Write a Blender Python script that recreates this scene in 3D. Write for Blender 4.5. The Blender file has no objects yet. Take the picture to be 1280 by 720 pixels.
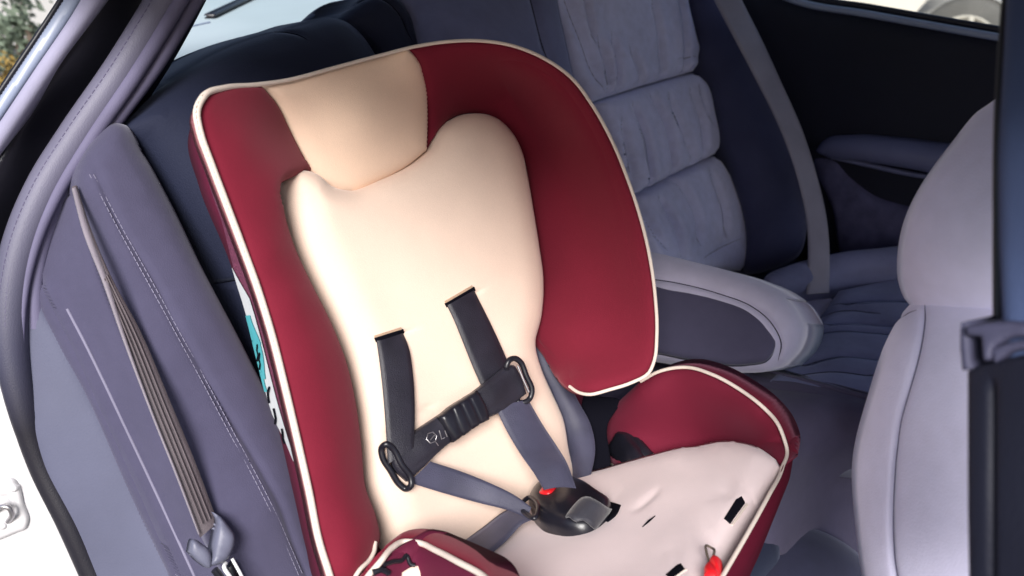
import bpy, math, random
import numpy as np
from mathutils import Vector, Matrix, noise
from mathutils.geometry import delaunay_2d_cdt

random.seed(4)
SC = bpy.context.scene
COL = SC.collection
PI = math.pi

# ------------------------------------------------------------------ camera frame (also used to survey points)
CAM = np.array([0.0, 0.0, 1.35])
AZ, PIT, FPX = math.radians(42), math.radians(25), 1108.0
F = np.array([-math.sin(AZ)*math.cos(PIT), math.cos(AZ)*math.cos(PIT), -math.sin(PIT)])
R_ = np.array([math.cos(AZ), math.sin(AZ), 0.0])
U = np.cross(R_, F)

def ray(px, py):
    return F + R_*(px-640)/FPX - U*(py-360)/FPX

def P(px, py, d):
    return CAM + d*ray(px, py)

def plane(n, p):
    n = np.array(n, float); n /= np.linalg.norm(n)
    p = np.array(p, float)
    c = float(n @ (p-CAM))
    def f(px, py, w=0.0):
        return (px, py, (c+w)/float(n @ ray(px, py)))
    f.n = n
    return f

def at(fn, pts):
    return [fn(*p) for p in pts]

def sm(v): return np.array(v, float)

# main planes of the place -------------------------------------------------------------
T = math.radians(25)
rb = plane((math.cos(T), 0, math.sin(T)), (-0.95, 0.7, 1.0))          # rear seat back
YAW, REC, TIL = math.radians(5), math.radians(28), math.radians(22)
H = np.array([math.cos(YAW), -math.sin(YAW), 0]); L = np.array([math.sin(YAW), math.cos(YAW), 0]); Z = np.array([0, 0, 1.0])
NB = H*math.cos(REC)+Z*math.sin(REC)
cb = plane(NB, P(540, 330, 1.03))                                       # child seat back pad
NS = -H*math.sin(TIL)+Z*math.cos(TIL)
JP = P(*cb(620, 665, 0.0))
cs = plane(NS, JP)                                                      # child seat base pad
fd = plane((0, -1, 0), (0, 1.75, 0))                                    # far door inner face
cu = plane((-0.10, 0, 1), (-0.6, 1.3, 0.635))                           # far cushion top

# ------------------------------------------------------------------ curves
def cr(pts, step, closed=False):
    """Catmull-Rom through nD points; a point may carry a trailing None-free corner flag via Corner()."""
    flag = [isinstance(p, Corner) for p in pts]
    A = [np.array(p.v if isinstance(p, Corner) else p, float) for p in pts]
    n = len(A); out = []
    m = n if closed else n-1
    for i in range(m):
        j = (i+1) % n
        p1, p2 = A[i], A[j]
        p0 = A[i-1] if (closed or i > 0) else 2*p1-p2
        p3 = A[(i+2) % n] if (closed or i+2 < n) else 2*p2-p1
        if flag[i]: p0 = 2*p1-p2
        if flag[j]: p3 = 2*p2-p1
        ln = np.linalg.norm((p2-p1)[:3] if len(p1) > 2 else p2-p1)
        k = max(1, int(math.ceil(ln/step)))
        # centripetal-ish tangents limited by segment length
        def tan(a, b, c):
            la, lb = np.linalg.norm(b-a)+1e-9, np.linalg.norm(c-b)+1e-9
            return ((b-a)/la*lb + (c-b)/lb*la)/(la+lb)
        t1 = tan(p0, p1, p2)*ln_(p1, p2); t2 = tan(p1, p2, p3)*ln_(p1, p2)
        for q in range(k):
            t = q/k
            h00 = 2*t**3-3*t**2+1; h10 = t**3-2*t**2+t; h01 = -2*t**3+3*t**2; h11 = t**3-t**2
            out.append(h00*p1+h10*t1+h01*p2+h11*t2)
    if not closed: out.append(A[-1])
    return out
def ln_(a, b): return np.linalg.norm(b-a)
class Corner:
    def __init__(s, *v): s.v = v
def K(x, y): return Corner(x, y)

# ------------------------------------------------------------------ thin plate spline on 1/depth
def tps(ctrl):
    A = np.array([c[:2] for c in ctrl], float)/500.0
    v = 1.0/np.array([c[2] for c in ctrl], float)
    n = len(A)
    d = np.linalg.norm(A[:, None]-A[None], axis=2)
    Kx = np.where(d > 0, d*d*np.log(d+1e-12), 0)
    Pm = np.hstack([np.ones((n, 1)), A])
    M = np.zeros((n+3, n+3)); M[:n, :n] = Kx+np.eye(n)*1e-6; M[:n, n:] = Pm; M[n:, :n] = Pm.T
    w = np.linalg.lstsq(M, np.concatenate([v, np.zeros(3)]), rcond=None)[0]
    def f(X, Y):
        q = np.stack([np.asarray(X, float), np.asarray(Y, float)], -1)/500.0
        dd = np.linalg.norm(q[:, None]-A[None], axis=2)
        k = np.where(dd > 0, dd*dd*np.log(dd+1e-12), 0)
        return 1.0/(k@w[:n]+w[n]+q@w[n+1:])
    return f

def segdist(Q, poly, closed):
    Q = np.asarray(Q, float); S = np.asarray(poly, float)
    a = S if closed else S[:-1]; b = np.roll(S, -1, 0) if closed else S[1:]
    best = np.full(len(Q), 1e9)
    for i in range(len(a)):
        ab = b[i]-a[i]; l2 = ab@ab+1e-12
        t = np.clip(((Q-a[i])@ab)/l2, 0, 1)
        best = np.minimum(best, np.linalg.norm(Q-(a[i]+t[:, None]*ab), axis=1))
    return best

def inside(Q, poly):
    Q = np.asarray(Q, float); S = np.asarray(poly, float); c = np.zeros(len(Q), bool)
    n = len(S); j = n-1
    for i in range(n):
        cond = (S[i, 1] > Q[:, 1]) != (S[j, 1] > Q[:, 1])
        xx = (S[j, 0]-S[i, 0])*(Q[:, 1]-S[i, 1])/(S[j, 1]-S[i, 1]+1e-12)+S[i, 0]
        c ^= cond & (Q[:, 0] < xx); j = i
    return c

# ------------------------------------------------------------------ mesh builder
class MB:
    def __init__(s): s.v = []; s.f = []; s.m = []; s.flat = []
    def add(s, vs, fs, mi=0, flat=False):
        o = len(s.v); s.v += [tuple(map(float, p)) for p in vs]
        for f in fs: s.f.append([o+i for i in f]); s.m.append(mi); s.flat.append(flat)
    def grid(s, rows, mi=0, close=False):
        nr = len(rows); nc = len(rows[0]); fs = []
        for i in range(nr-1):
            for j in range(nc if close else nc-1):
                k = (j+1) % nc
                fs.append((i*nc+j, i*nc+k, (i+1)*nc+k, (i+1)*nc+j))
        s.add([p for r in rows for p in r], fs, mi)
    def tube(s, pts, rad, n=8, mi=0, cap=True, squash=None, closed=False):
        pts = [np.array(p, float) for p in pts]; m = len(pts)
        rr = rad if hasattr(rad, '__len__') else [rad]*m
        rows = []; up = None
        for i in range(m):
            a = pts[i-1] if (i > 0 or closed) else pts[i]; b = pts[(i+1) % m] if (i < m-1 or closed) else pts[i]
            t = b-a; t /= np.linalg.norm(t)+1e-12
            if up is None:
                up = np.array([0, 0, 1.0]) if abs(t[2]) < .9 else np.array([1.0, 0, 0])
            x = np.cross(t, up); x /= np.linalg.norm(x)+1e-12
            y = np.cross(x, t); up = y
            r = rr[i]
            row = []
            for k in range(n):
                th = 2*PI*k/n
                row.append(pts[i]+x*math.cos(th)*r+y*math.sin(th)*r)
            if squash is not None:
                dv, sc = squash
                row = [q-dv*((q-pts[i])@dv)*(1-sc) for q in row]
            rows.append(row)
        if closed: rows.append(rows[0])
        s.grid(rows, mi, close=True)
        if cap and not closed:
            o = len(s.v)
            s.add([pts[0], pts[-1]]+rows[0]+rows[-1],
                  [(0, 2+(k+1) % n, 2+k) for k in range(n)]+[(1, 2+n+k, 2+n+(k+1) % n) for k in range(n)], mi)
    def dashes(s, pts3, rad, on, off, mi=0):
        pts3 = [np.array(p) for p in pts3]
        acc = 0; cur = []; draw = True
        for i in range(len(pts3)-1):
            a, b = pts3[i], pts3[i+1]; ln = np.linalg.norm(b-a); pos = 0
            if ln < 1e-9: continue
            while pos < ln:
                lim = on if draw else off
                stp = min(lim-acc, ln-pos)
                p0 = a+(b-a)*pos/ln; p1 = a+(b-a)*(pos+stp)/ln
                if draw: cur += ([p0] if not cur else [])+[p1]
                pos += stp; acc += stp
                if acc >= lim-1e-9:
                    if draw and len(cur) > 1: s.tube(cur, rad, 5, mi)
                    cur = []; draw = not draw; acc = 0
    def ribbon(s, Ls, Rs, th=.0016, step=.006, mi=0, bow=0.0, n=6, mi2=None):
        """flat strap between two edge curves of world points"""
        a = cr([p if isinstance(p, np.ndarray) else P(*p) for p in Ls], step); b0 = cr([p if isinstance(p, np.ndarray) else P(*p) for p in Rs], step)
        k = max(len(a), len(b0))
        def rs(c):
            c = np.array(c); t = np.concatenate([[0], np.cumsum(np.linalg.norm(np.diff(c, axis=0), axis=1))]); t /= t[-1]
            q = np.linspace(0, 1, k); return np.stack([np.interp(q, t, c[:, i]) for i in range(3)], 1)
        a, b0 = rs(a), rs(b0)
        rows = []
        for i in range(k):
            i0, i1 = max(0, i-1), min(k-1, i+1)
            tn = (a[i1]+b0[i1])-(a[i0]+b0[i0]); wv = b0[i]-a[i]
            nn = np.cross(tn, wv); nn /= np.linalg.norm(nn)+1e-12
            if nn @ (a[i]-CAM) > 0: nn = -nn
            top = [a[i]+wv*j/n+nn*(th/2+bow*math.sin(PI*j/n)) for j in range(n+1)]
            bot = [a[i]+wv*j/n+nn*(-th/2+bow*math.sin(PI*j/n)) for j in range(n, -1, -1)]
            rows.append(top+bot)
        s.grid(rows, mi, close=True)
        nc = len(rows[0])
        for r, fl in ((rows[0], True), (rows[-1], False)):
            s.add(r, [tuple(range(nc)) if fl else tuple(range(nc-1, -1, -1))], mi, True)
    def pad(s, outline, ctrl, infl=.02, er=25, back=None, step=8, creases=(), nz=.0, nzs=9., mi=0, flatedge=None, lift=0., prof=2.0, fn=None, line=None, lr=.0007, lo=.0002):
        """upholstered panel: an outline surveyed on a curved base surface, puffed along its normal, with a solid back"""
        B = cr(outline, max(2.5, step*.4), True)
        B = np.array([p[:2] for p in B])
        f = tps(ctrl)
        x0, y0 = B.min(0); x1, y1 = B.max(0)
        fine = max(2.5, step*.5)
        C2 = [np.array(cr(c[0], 5))[:, :2] for c in creases]
        def ok(A, dmin):
            A = np.asarray(A, float)
            if not len(A): return A.reshape(0, 2)
            A = A[inside(A, B)]
            return A[segdist(A, B, True) > dmin] if len(A) else A.reshape(0, 2)
        def offs(c, o, closed, sp):
            a = np.roll(c, 1, 0) if closed else np.vstack([c[:1], c[:-1]])
            b = np.roll(c, -1, 0) if closed else np.vstack([c[1:], c[-1:]])
            t = b-a; t /= np.linalg.norm(t, axis=1)[:, None]+1e-9
            q = c+np.stack([-t[:, 1], t[:, 0]], 1)*o
            keep = [0]
            for k in range(1, len(q)):
                if np.linalg.norm(q[k]-q[keep[-1]]) >= sp: keep.append(k)
            return q[keep]
        area = .5*np.sum(B[:, 0]*np.roll(B[:, 1], -1)-np.roll(B[:, 0], -1)*B[:, 1])
        sgn = 1 if area > 0 else -1
        E = []; E2 = []
        ring = []
        for fr_ in (.06, .2, .42, .7):
            o = er*fr_
            if o < 1.0 or (ring and o-ring[-1] < 1.0): continue
            ring.append(o); E2.append(ok(offs(B, sgn*o, True, max(2.5, min(step*.7, o+2))), o*.93))
        rmax = ring[-1] if ring else 0
        for c, cc in zip(creases, C2):
            for o in ((0, -.55, .55, -1.2, 1.2, -2.2, 2.2) if c[2] > 0 else (0, -1, 1)):
                q = ok(offs(cc, o*c[1], False, max(2.5, c[1]*.8)), 1.5)
                if len(q):
                    dd_ = segdist(q, cc, False); q = q[dd_ > abs(o)*c[1]*.9-1e-6]
                E.append(q)
        E = E+E2
        gx = np.arange(x0, x1, step); gy = np.arange(y0, y1, step*.87)
        G = np.array([(x+(step/2 if j % 2 else 0), y) for j, y in enumerate(gy) for x in gx])
        G = ok(G, rmax+min(step*.5, 3) if rmax else fine*.6)
        for c, cc in zip(creases, C2):
            if len(G): G = G[segdist(G, cc, False) > c[1]*2.2+step*.3]
        E = [e for e in E if len(e)]
        G = np.vstack(E+[G]) if (E or len(G)) else G
        if len(G):
            cell = {}; keepi = []
            for k, (gx_, gy_) in enumerate(G):
                key = (int(gx_//1.1), int(gy_//1.1)); bad = False
                for a_ in (-1, 0, 1):
                    for b_ in (-1, 0, 1):
                        for m_ in cell.get((key[0]+a_, key[1]+b_), ()):
                            if (G[m_, 0]-gx_)**2+(G[m_, 1]-gy_)**2 < 1.0: bad = True
                if not bad: cell.setdefault(key, []).append(k); keepi.append(k)
            G = G[keepi]
        allp = np.vstack([B, G]) if len(G) else B
        vc, ed, fc, *_ = delaunay_2d_cdt([Vector((float(a), float(-b))) for a, b in allp], [], [list(range(len(B)))][::1], 1, 1e-4)
        Q = np.array([(v.x, -v.y) for v in vc])
        def pos(Q):
            dd = f(Q[:, 0], Q[:, 1])
            return CAM+dd[:, None]*(F+np.outer((Q[:, 0]-640)/FPX, R_)-np.outer((Q[:, 1]-360)/FPX, U))
        ends = []
        for cc in C2:
            ends.append([e_ for e_ in (cc[0], cc[-1]) if inside(e_[None], B)[0] and segdist(e_[None], B, True)[0] > 6])
        def surf(Q, extra=0.0):
            Q = np.asarray(Q, float).reshape(-1, 2)
            p = pos(Q); e = 2.0
            du = pos(Q+[e, 0])-pos(Q-[e, 0]); dv = pos(Q+[0, e])-pos(Q-[0, e])
            nn = np.cross(du, dv); nn /= np.linalg.norm(nn, axis=1)[:, None]+1e-12
            sg = np.sign(np.einsum('ij,ij->i', nn, p-CAM)); nn *= -sg[:, None]
            d = segdist(Q, B, True)
            d = np.where(inside(Q, B) | (d < 1e-3), d, 0)
            t = np.clip(d/er, 0, 1)
            if flatedge is not None:
                de = segdist(Q, np.array(flatedge, float), False)
                t = np.maximum(t, np.clip(1.0-de/(er*.6), 0, 1))
            h = infl*(1-(1-t)**prof)**(1/prof)+lift
            for c, cc, en in zip(creases, C2, ends):
                cd = segdist(Q, cc, False)
                fade = np.ones(len(Q))
                for e_ in en: fade = np.minimum(fade, np.clip(np.linalg.norm(Q-e_, axis=1)/18.0, 0.0, 1))
                h = h-c[2]*np.exp(-(cd/c[1])**2)*fade
            if nz:
                h = h+np.array([nz*noise.noise(Vector(a)*nzs)*min(1, b*2) for a, b in zip(p, t)])
            return p+nn*(h+extra)[:, None]
        s.surf = surf
        def on(x, y, o=0.0):
            q = np.array([x, y], float)
            for _ in range(3):
                w3 = surf([q], o)[0]-CAM; dz = w3@F
                q = q+.9*(np.array([x, y])-np.array([640+FPX*(w3@R_)/dz, 360-FPX*(w3@U)/dz]))
            return surf([q], o)[0]
        s.on = on
        p = surf(Q)
        fs = [tuple(x) for x in fc]
        # orient to camera
        out = []
        for q in fs:
            a, b, c = p[q[0]], p[q[1]], p[q[2]]
            out.append(q if np.cross(b-a, c-a) @ (a-CAM) < 0 else q[::-1])
        nv = len(p)
        vs = list(p)
        faces = list(out)
        if back is not None:
            bk = np.array(back, float)
            vs += list(p+bk if fn is None else p+bk)
            cnt = {}
            for q in out:
                for i in range(len(q)):
                    a, b = q[i], q[(i+1) % len(q)]
                    cnt[(a, b)] = 1
            for (a, b) in list(cnt):
                if (b, a) not in cnt: faces.append((b, a, a+nv, b+nv))
            # flat back through the outline points
            faces += [tuple(i+nv for i in q[::-1]) for q in out]
        s.add(vs, faces, mi)
        s.last = (f, pos)
        if line is not None:
            for c, cc in zip(creases, C2):
                if c[2] < .0018: continue
                q = cc[inside(cc, B)]
                if len(q) < 3: continue
                q = q[segdist(q, B, True) > 2]
                if len(q) < 3: continue
                w3 = surf(q, lo); m_ = len(w3)
                rr_ = [lr*min(1, .25+min(i, m_-1-i)*.25) for i in range(m_)]
                s.tube(list(w3), rr_, 6, line)
    def build(s, name, mats, parent=None, label=None, sub=0, sharp=None):
        me = bpy.data.meshes.new(name)
        me.from_pydata(s.v, [], s.f)
        if not isinstance(mats, (list, tuple)): mats = [mats]
        for m in mats: me.materials.append(m)
        me.polygons.foreach_set('material_index', s.m)
        me.polygons.foreach_set('use_smooth', [not x for x in s.flat])
        me.update()
        o = bpy.data.objects.new(name, me); COL.objects.link(o)
        if parent is not None:
            o.parent = parent
            base = parent
            off = Vector((0, 0, 0))
            while base is not None: off += base.location; base = base.parent
            for v in me.vertices: v.co -= off
        if sharp: 
            try: me.set_sharp_from_angle(angle=math.radians(sharp))
            except Exception: pass
        if label: o['label'] = label
        return o

def box(mb, c, hx, hy, hz, bev=.004, mi=0, nseg=3):
    """rounded box: c centre, hx hy hz half-extent vectors"""
    c = np.array(c, float)
    ex = [np.array(v, float) for v in (hx, hy, hz)]
    ls = [np.linalg.norm(v) for v in ex]; un = [v/l for v, l in zip(ex, ls)]
    b = min(bev, min(ls)*.98)
    def sq(z, ins):
        row = []
        for (sx, sy, a0) in ((1, 1, 0), (-1, 1, 90), (-1, -1, 180), (1, -1, 270)):
            for k in range(nseg+1):
                th = math.radians(a0+90*k/nseg)
                rr = b-ins
                row.append(c+un[0]*(sx*(ls[0]-b)+rr*math.cos(th))+un[1]*(sy*(ls[1]-b)+rr*math.sin(th))+un[2]*z)
        return row
    rows = []
    for k in range(nseg+1):
        th = PI/2*k/nseg
        rows.append(sq(-ls[2]+b*(1-math.sin(th)), b*(1-math.cos(th))))
    for k in range(nseg, -1, -1):
        th = PI/2*k/nseg
        rows.append(sq(ls[2]-b*(1-math.sin(th)), b*(1-math.cos(th))))
    mb.grid(rows, mi, close=True)
    n = len(rows[0])
    mb.add(rows[0], [tuple(range(n-1, -1, -1))], mi, True); mb.add(rows[-1], [tuple(range(n))], mi, True)

def thing(name, label, cat, loc=(0, 0, 0), group=None):
    o = bpy.data.objects.new(name, None); COL.objects.link(o)
    o.location = loc; o.empty_display_size = .05
    o['label'] = label; o['category'] = cat
    if group: o['group'] = group
    return o

# ------------------------------------------------------------------ materials
def lin(r, g, b):
    def c(x):
        x /= 255.0
        return x/12.92 if x <= .04045 else ((x+.055)/1.055)**2.4
    return (c(r), c(g), c(b), 1)

def mat(name, col, rough=.7, metal=0, bump=0., bscale=400., var=.0, vscale=6., sheen=0., spec=.5, coat=0., sheentint=None, stretch=None, weave=None, var2=0., vs2=60.):
    m = bpy.data.materials.new(name); m.use_nodes = True
    nt = m.node_tree; b = nt.nodes['Principled BSDF']
    col = tuple(col)+((1,) if len(col) == 3 else ())
    b.inputs['Base Color'].default_value = col
    b.inputs['Roughness'].default_value = rough
    b.inputs['Metallic'].default_value = metal
    b.inputs['Specular IOR Level'].default_value = spec
    b.inputs['Coat Weight'].default_value = coat
    if sheen:
        b.inputs['Sheen Weight'].default_value = sheen
        b.inputs['Sheen Roughness'].default_value = .45
        b.inputs['Sheen Tint'].default_value = sheentint or (1, 1, 1, 1)
    tc = nt.nodes.new('ShaderNodeTexCoord'); src = tc.outputs['Object']
    if stretch:
        mp = nt.nodes.new('ShaderNodeMapping'); mp.inputs['Scale'].default_value = stretch
        nt.links.new(src, mp.inputs['Vector']); src = mp.outputs['Vector']
    if var:
        n1 = nt.nodes.new('ShaderNodeTexNoise'); n1.inputs['Scale'].default_value = vscale; n1.inputs['Detail'].default_value = 5
        nt.links.new(src, n1.inputs['Vector'])
        n2 = nt.nodes.new('ShaderNodeTexNoise'); n2.inputs['Scale'].default_value = vs2; n2.inputs['Detail'].default_value = 3
        nt.links.new(src, n2.inputs['Vector'])
        ad = nt.nodes.new('ShaderNodeMath'); ad.operation = 'MULTIPLY_ADD'
        ad.inputs[1].default_value = var2; 
        nt.links.new(n2.outputs['Fac'], ad.inputs[0]); nt.links.new(n1.outputs['Fac'], ad.inputs[2])
        mr = nt.nodes.new('ShaderNodeMapRange')
        mr.inputs['From Min'].default_value = .3+var2*.3; mr.inputs['From Max'].default_value = .7+var2*.7
        mr.inputs['To Min'].default_value = 1-var; mr.inputs['To Max'].default_value = 1+var
        nt.links.new(ad.outputs[0], mr.inputs['Value'])
        mx = nt.nodes.new('ShaderNodeVectorMath'); mx.operation = 'SCALE'
        mx.inputs[0].default_value = col[:3]
        nt.links.new(mr.outputs['Result'], mx.inputs['Scale'])
        nt.links.new(mx.outputs['Vector'], b.inputs['Base Color'])
    if bump:
        bp = nt.nodes.new('ShaderNodeBump'); bp.inputs['Strength'].default_value = bump; bp.inputs['Distance'].default_value = .001
        if weave:
            w = nt.nodes.new('ShaderNodeTexVoronoi'); w.inputs['Scale'].default_value = weave
            nt.links.new(src, w.inputs['Vector']); nt.links.new(w.outputs['Distance'], bp.inputs['Height'])
        else:
            n3 = nt.nodes.new('ShaderNodeTexNoise'); n3.inputs['Scale'].default_value = bscale; n3.inputs['Detail'].default_value = 2
            nt.links.new(src, n3.inputs['Vector']); nt.links.new(n3.outputs['Fac'], bp.inputs['Height'])
        nt.links.new(bp.outputs['Normal'], b.inputs['Normal'])
    return m

M = {}
M['cream'] = mat('cream_knit_fabric', (.82, .64, .53), .9, bump=.25, bscale=900, var=.035, vscale=22, var2=.7, vs2=350, sheen=.25, spec=.2)
M['peach'] = mat('peach_knit_fabric', (.84, .615, .47), .9, bump=.25, bscale=900, var=.035, vscale=22, var2=.7, vs2=350, sheen=.2, spec=.2)
M['pink'] = mat('pale_pink_beige_fabric', (.80, .665, .665), .9, bump=.25, bscale=900, var=.05, vscale=11, sheen=.2, spec=.2)
M['red'] = mat('crimson_fabric', (.165, .010, .026), .85, bump=.3, bscale=1100, var=.07, vscale=12, var2=.7, vs2=350, sheen=.25, sheentint=(1, .45, .5, 1), spec=.2)
M['red_shaded'] = mat('crimson_fabric_shaded', (.135, .009, .026), .85, bump=.3, bscale=1100, var=.07, vscale=9, sheen=.15, sheentint=(1, .4, .6, 1), spec=.2)  # darker copy of the crimson fabric, the far arm's shade put into colour
M['skirt'] = mat('dark_wine_fabric', (.10, .008, .022), .95, bump=.3, bscale=1100, var=.1, vscale=9, spec=.05)
M['maroon'] = mat('dark_maroon_fabric', (.10, .008, .03), .8, bump=.3, bscale=1100, var=.1, vscale=9, spec=.25)
M['mesh'] = mat('maroon_mesh_fabric', (.20, .05, .10), .8, bump=1.0, weave=420, var=.35, vscale=300, spec=.3)
M['piping'] = mat('off_white_piping', (.72, .62, .55), .75, bump=.3, bscale=1500, spec=.3)
M['webbing'] = mat('black_webbing', (.016, .015, .024), .45, bump=.5, bscale=900, var=.25, vscale=40, spec=.5, sheen=.04, sheentint=(.7, .7, 1, 1))
M['webblue'] = mat('slate_webbing', (.048, .048, .082), .55, bump=.5, bscale=900, var=.2, vscale=30, spec=.45, sheen=.2, sheentint=(.7, .7, 1, 1))
M['webgrey'] = mat('grey_webbing', (.026, .026, .036), .5, bump=.5, bscale=900, var=.2, vscale=30, spec=.5, sheen=.3)
M['blackpl'] = mat('black_plastic', (.010, .010, .016), .32, bump=.1, bscale=300, var=.2, vscale=30)
M['redpl'] = mat('red_plastic', (.72, .012, .018), .35, var=.08, vscale=50)
M['greypl'] = mat('grey_plastic', (.12, .125, .18), .45, bump=.15, bscale=700, var=.08, vscale=30)
M['metal'] = mat('brushed_metal', (.55, .53, .55), .35, metal=.9, var=.1, vscale=60)
M['slot'] = mat('dark_slot', (.005, .005, .009), .95, var=.1, spec=.05)
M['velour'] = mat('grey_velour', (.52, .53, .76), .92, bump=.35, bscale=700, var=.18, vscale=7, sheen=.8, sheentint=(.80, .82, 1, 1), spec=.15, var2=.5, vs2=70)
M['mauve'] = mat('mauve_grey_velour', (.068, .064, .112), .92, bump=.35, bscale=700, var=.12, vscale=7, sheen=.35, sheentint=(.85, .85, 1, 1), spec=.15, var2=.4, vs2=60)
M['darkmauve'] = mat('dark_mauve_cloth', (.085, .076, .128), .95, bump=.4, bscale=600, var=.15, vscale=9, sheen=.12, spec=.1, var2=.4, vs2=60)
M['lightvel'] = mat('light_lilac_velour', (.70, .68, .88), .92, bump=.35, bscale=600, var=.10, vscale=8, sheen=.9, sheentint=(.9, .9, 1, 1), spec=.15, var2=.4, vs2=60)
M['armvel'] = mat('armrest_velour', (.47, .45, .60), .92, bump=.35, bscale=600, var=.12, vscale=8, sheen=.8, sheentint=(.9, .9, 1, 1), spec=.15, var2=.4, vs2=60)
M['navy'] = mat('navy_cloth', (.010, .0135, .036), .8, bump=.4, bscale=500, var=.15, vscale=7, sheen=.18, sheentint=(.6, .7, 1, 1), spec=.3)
M['navyvel'] = mat('dark_blue_velour', (.15, .16, .28), .9, bump=.35, bscale=600, var=.2, vscale=9, sheen=.4, sheentint=(.7, .75, 1, 1), spec=.2, var2=.4, vs2=60)
M['navymid'] = mat('deep_blue_cloth', (.030, .031, .062), .85, bump=.35, bscale=600, var=.2, vscale=9, sheen=.35, sheentint=(.7, .75, 1, 1), spec=.2, var2=.4, vs2=60)
M['navyside'] = mat('side_navy_cloth', (.05, .054, .115), .85, bump=.35, bscale=600, var=.2, vscale=9, sheen=.35, sheentint=(.7, .75, 1, 1), spec=.2)
M['doordark'] = mat('dark_door_vinyl', (.007, .008, .019), .6, bump=.4, bscale=350, var=.1, vscale=9, spec=.3)
M['doorvin'] = mat('slate_door_vinyl', (.12, .13, .24), .5, bump=.3, bscale=350, var=.1, vscale=9, spec=.5)
M['carpet'] = mat('door_carpet', (.075, .075, .15), .95, bump=.8, bscale=500, var=.2, vscale=40, spec=.1)
M['seal'] = mat('lilac_grey_seal', (.30, .29, .41), .75, bump=.35, bscale=700, var=.10, vscale=14, sheen=.2, spec=.3)
M['seal2'] = mat('purple_grey_trim', (.13, .12, .20), .7, bump=.3, bscale=700, var=.12, vscale=14, spec=.3)
M['trimblue'] = mat('blue_grey_trim', (.095, .10, .155), .7, bump=.3, bscale=500, var=.1, vscale=9, spec=.3)
M['pillar'] = mat('pillar_blue_grey', (.055, .08, .17), .7, bump=.3, bscale=500, var=.1, vscale=9, spec=.3)
M['bracket'] = mat('bracket_grey', (.05, .05, .09), .6, bump=.3, bscale=500, var=.1, vscale=9, spec=.3)
M['rubber'] = mat('black_rubber', (.014, .012, .020), .38, bump=.15, bscale=200, var=.15, vscale=20)
M['frameblk'] = mat('black_frame', (.008, .008, .014), .45, bump=.1, var=.2, vscale=12)
M['framebl'] = mat('blue_grey_frame', (.25, .29, .40), .35, var=.06, vscale=8)
M['paint'] = mat('white_car_paint', (.55, .54, .555), .35, var=.02, vscale=4, coat=.5)
M['shelf'] = mat('pale_shelf', (.47, .55, .58), .7, bump=.2, bscale=300, var=.03)
M['slotrim'] = mat('slot_binding', (.42, .29, .20), .9, var=.1)
M['seam'] = mat('dark_seam', (.012, .012, .028), .9, var=.1)
M['seamsoft'] = mat('pleat_fold', (.075, .075, .13), .95, var=.1, spec=.1)
M['seamlt'] = mat('grey_seam', (.14, .13, .22), .9, var=.1)
M['stitch_highlight'] = mat('pale_stitching_and_highlight', (.19, .18, .26), .8, var=.1)
M['darkst'] = mat('dark_stitching', (.10, .09, .16), .8, var=.1)
M['belt'] = mat('grey_brown_belt', (.075, .058, .068), .6, bump=.5, bscale=700, var=.12, vscale=30, sheen=.2)
M['beltlt'] = mat('pale_grey_belt', (.20, .175, .21), .6, bump=.4, bscale=600, var=.08, vscale=20, sheen=.2)
M['beltln'] = mat('belt_rib', (.10, .08, .09), .6, var=.1)
M['beltfar'] = mat('grey_belt', (.24, .23, .30), .6, bump=.4, bscale=600, var=.1, vscale=20, sheen=.2)
M['stickw'] = mat('white_sticker', (.78, .80, .82), .5, var=.04, vscale=30)
M['stickt'] = mat('teal_print', (.09, .50, .55), .5, var=.1, vscale=40)
M['liner'] = mat('headliner', (.32, .31, .35), .95, bump=.3, bscale=500, var=.05)
M['asphalt'] = mat('pale_concrete', (.62, .58, .52), .9, bump=.4, bscale=40, var=.12, vscale=.8, var2=.4, vs2=9)
M['road'] = mat('dark_asphalt', (.07, .068, .066), .9, bump=.6, bscale=60, var=.2, vscale=1.5, var2=.6, vs2=120)
M['leafa'] = mat('leaf_green', (.12, .155, .11), .7, var=.3, vscale=3)
M['leafb'] = mat('leaf_yellow', (.30, .20, .05), .7, var=.3, vscale=3)
M['bark'] = mat('bark', (.12, .09, .07), .9, bump=.6, bscale=30, var=.3, vscale=8)
M['tyre'] = mat('tyre_rubber', (.09, .086, .08), .75, bump=.3, bscale=60, var=.2)
M['hub'] = mat('silver_hub', (.48, .45, .40), .5, metal=.0, var=.1, vscale=9)
M['carp'] = mat('beige_car_paint', (.62, .57, .50), .3, var=.03, coat=.5)
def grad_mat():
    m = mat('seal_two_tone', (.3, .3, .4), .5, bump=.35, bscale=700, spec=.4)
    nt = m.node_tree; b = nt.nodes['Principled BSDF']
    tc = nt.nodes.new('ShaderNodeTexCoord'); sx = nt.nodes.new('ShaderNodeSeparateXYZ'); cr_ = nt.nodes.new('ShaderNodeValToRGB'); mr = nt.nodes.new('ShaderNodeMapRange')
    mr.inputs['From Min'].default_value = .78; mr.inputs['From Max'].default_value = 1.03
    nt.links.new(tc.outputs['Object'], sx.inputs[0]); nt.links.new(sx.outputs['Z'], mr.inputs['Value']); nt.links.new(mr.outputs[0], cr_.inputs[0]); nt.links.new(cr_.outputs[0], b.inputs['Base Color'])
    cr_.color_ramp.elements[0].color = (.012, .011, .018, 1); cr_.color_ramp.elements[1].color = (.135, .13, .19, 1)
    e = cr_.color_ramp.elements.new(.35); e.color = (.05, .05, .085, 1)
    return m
M['sealgrad'] = grad_mat()
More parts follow.
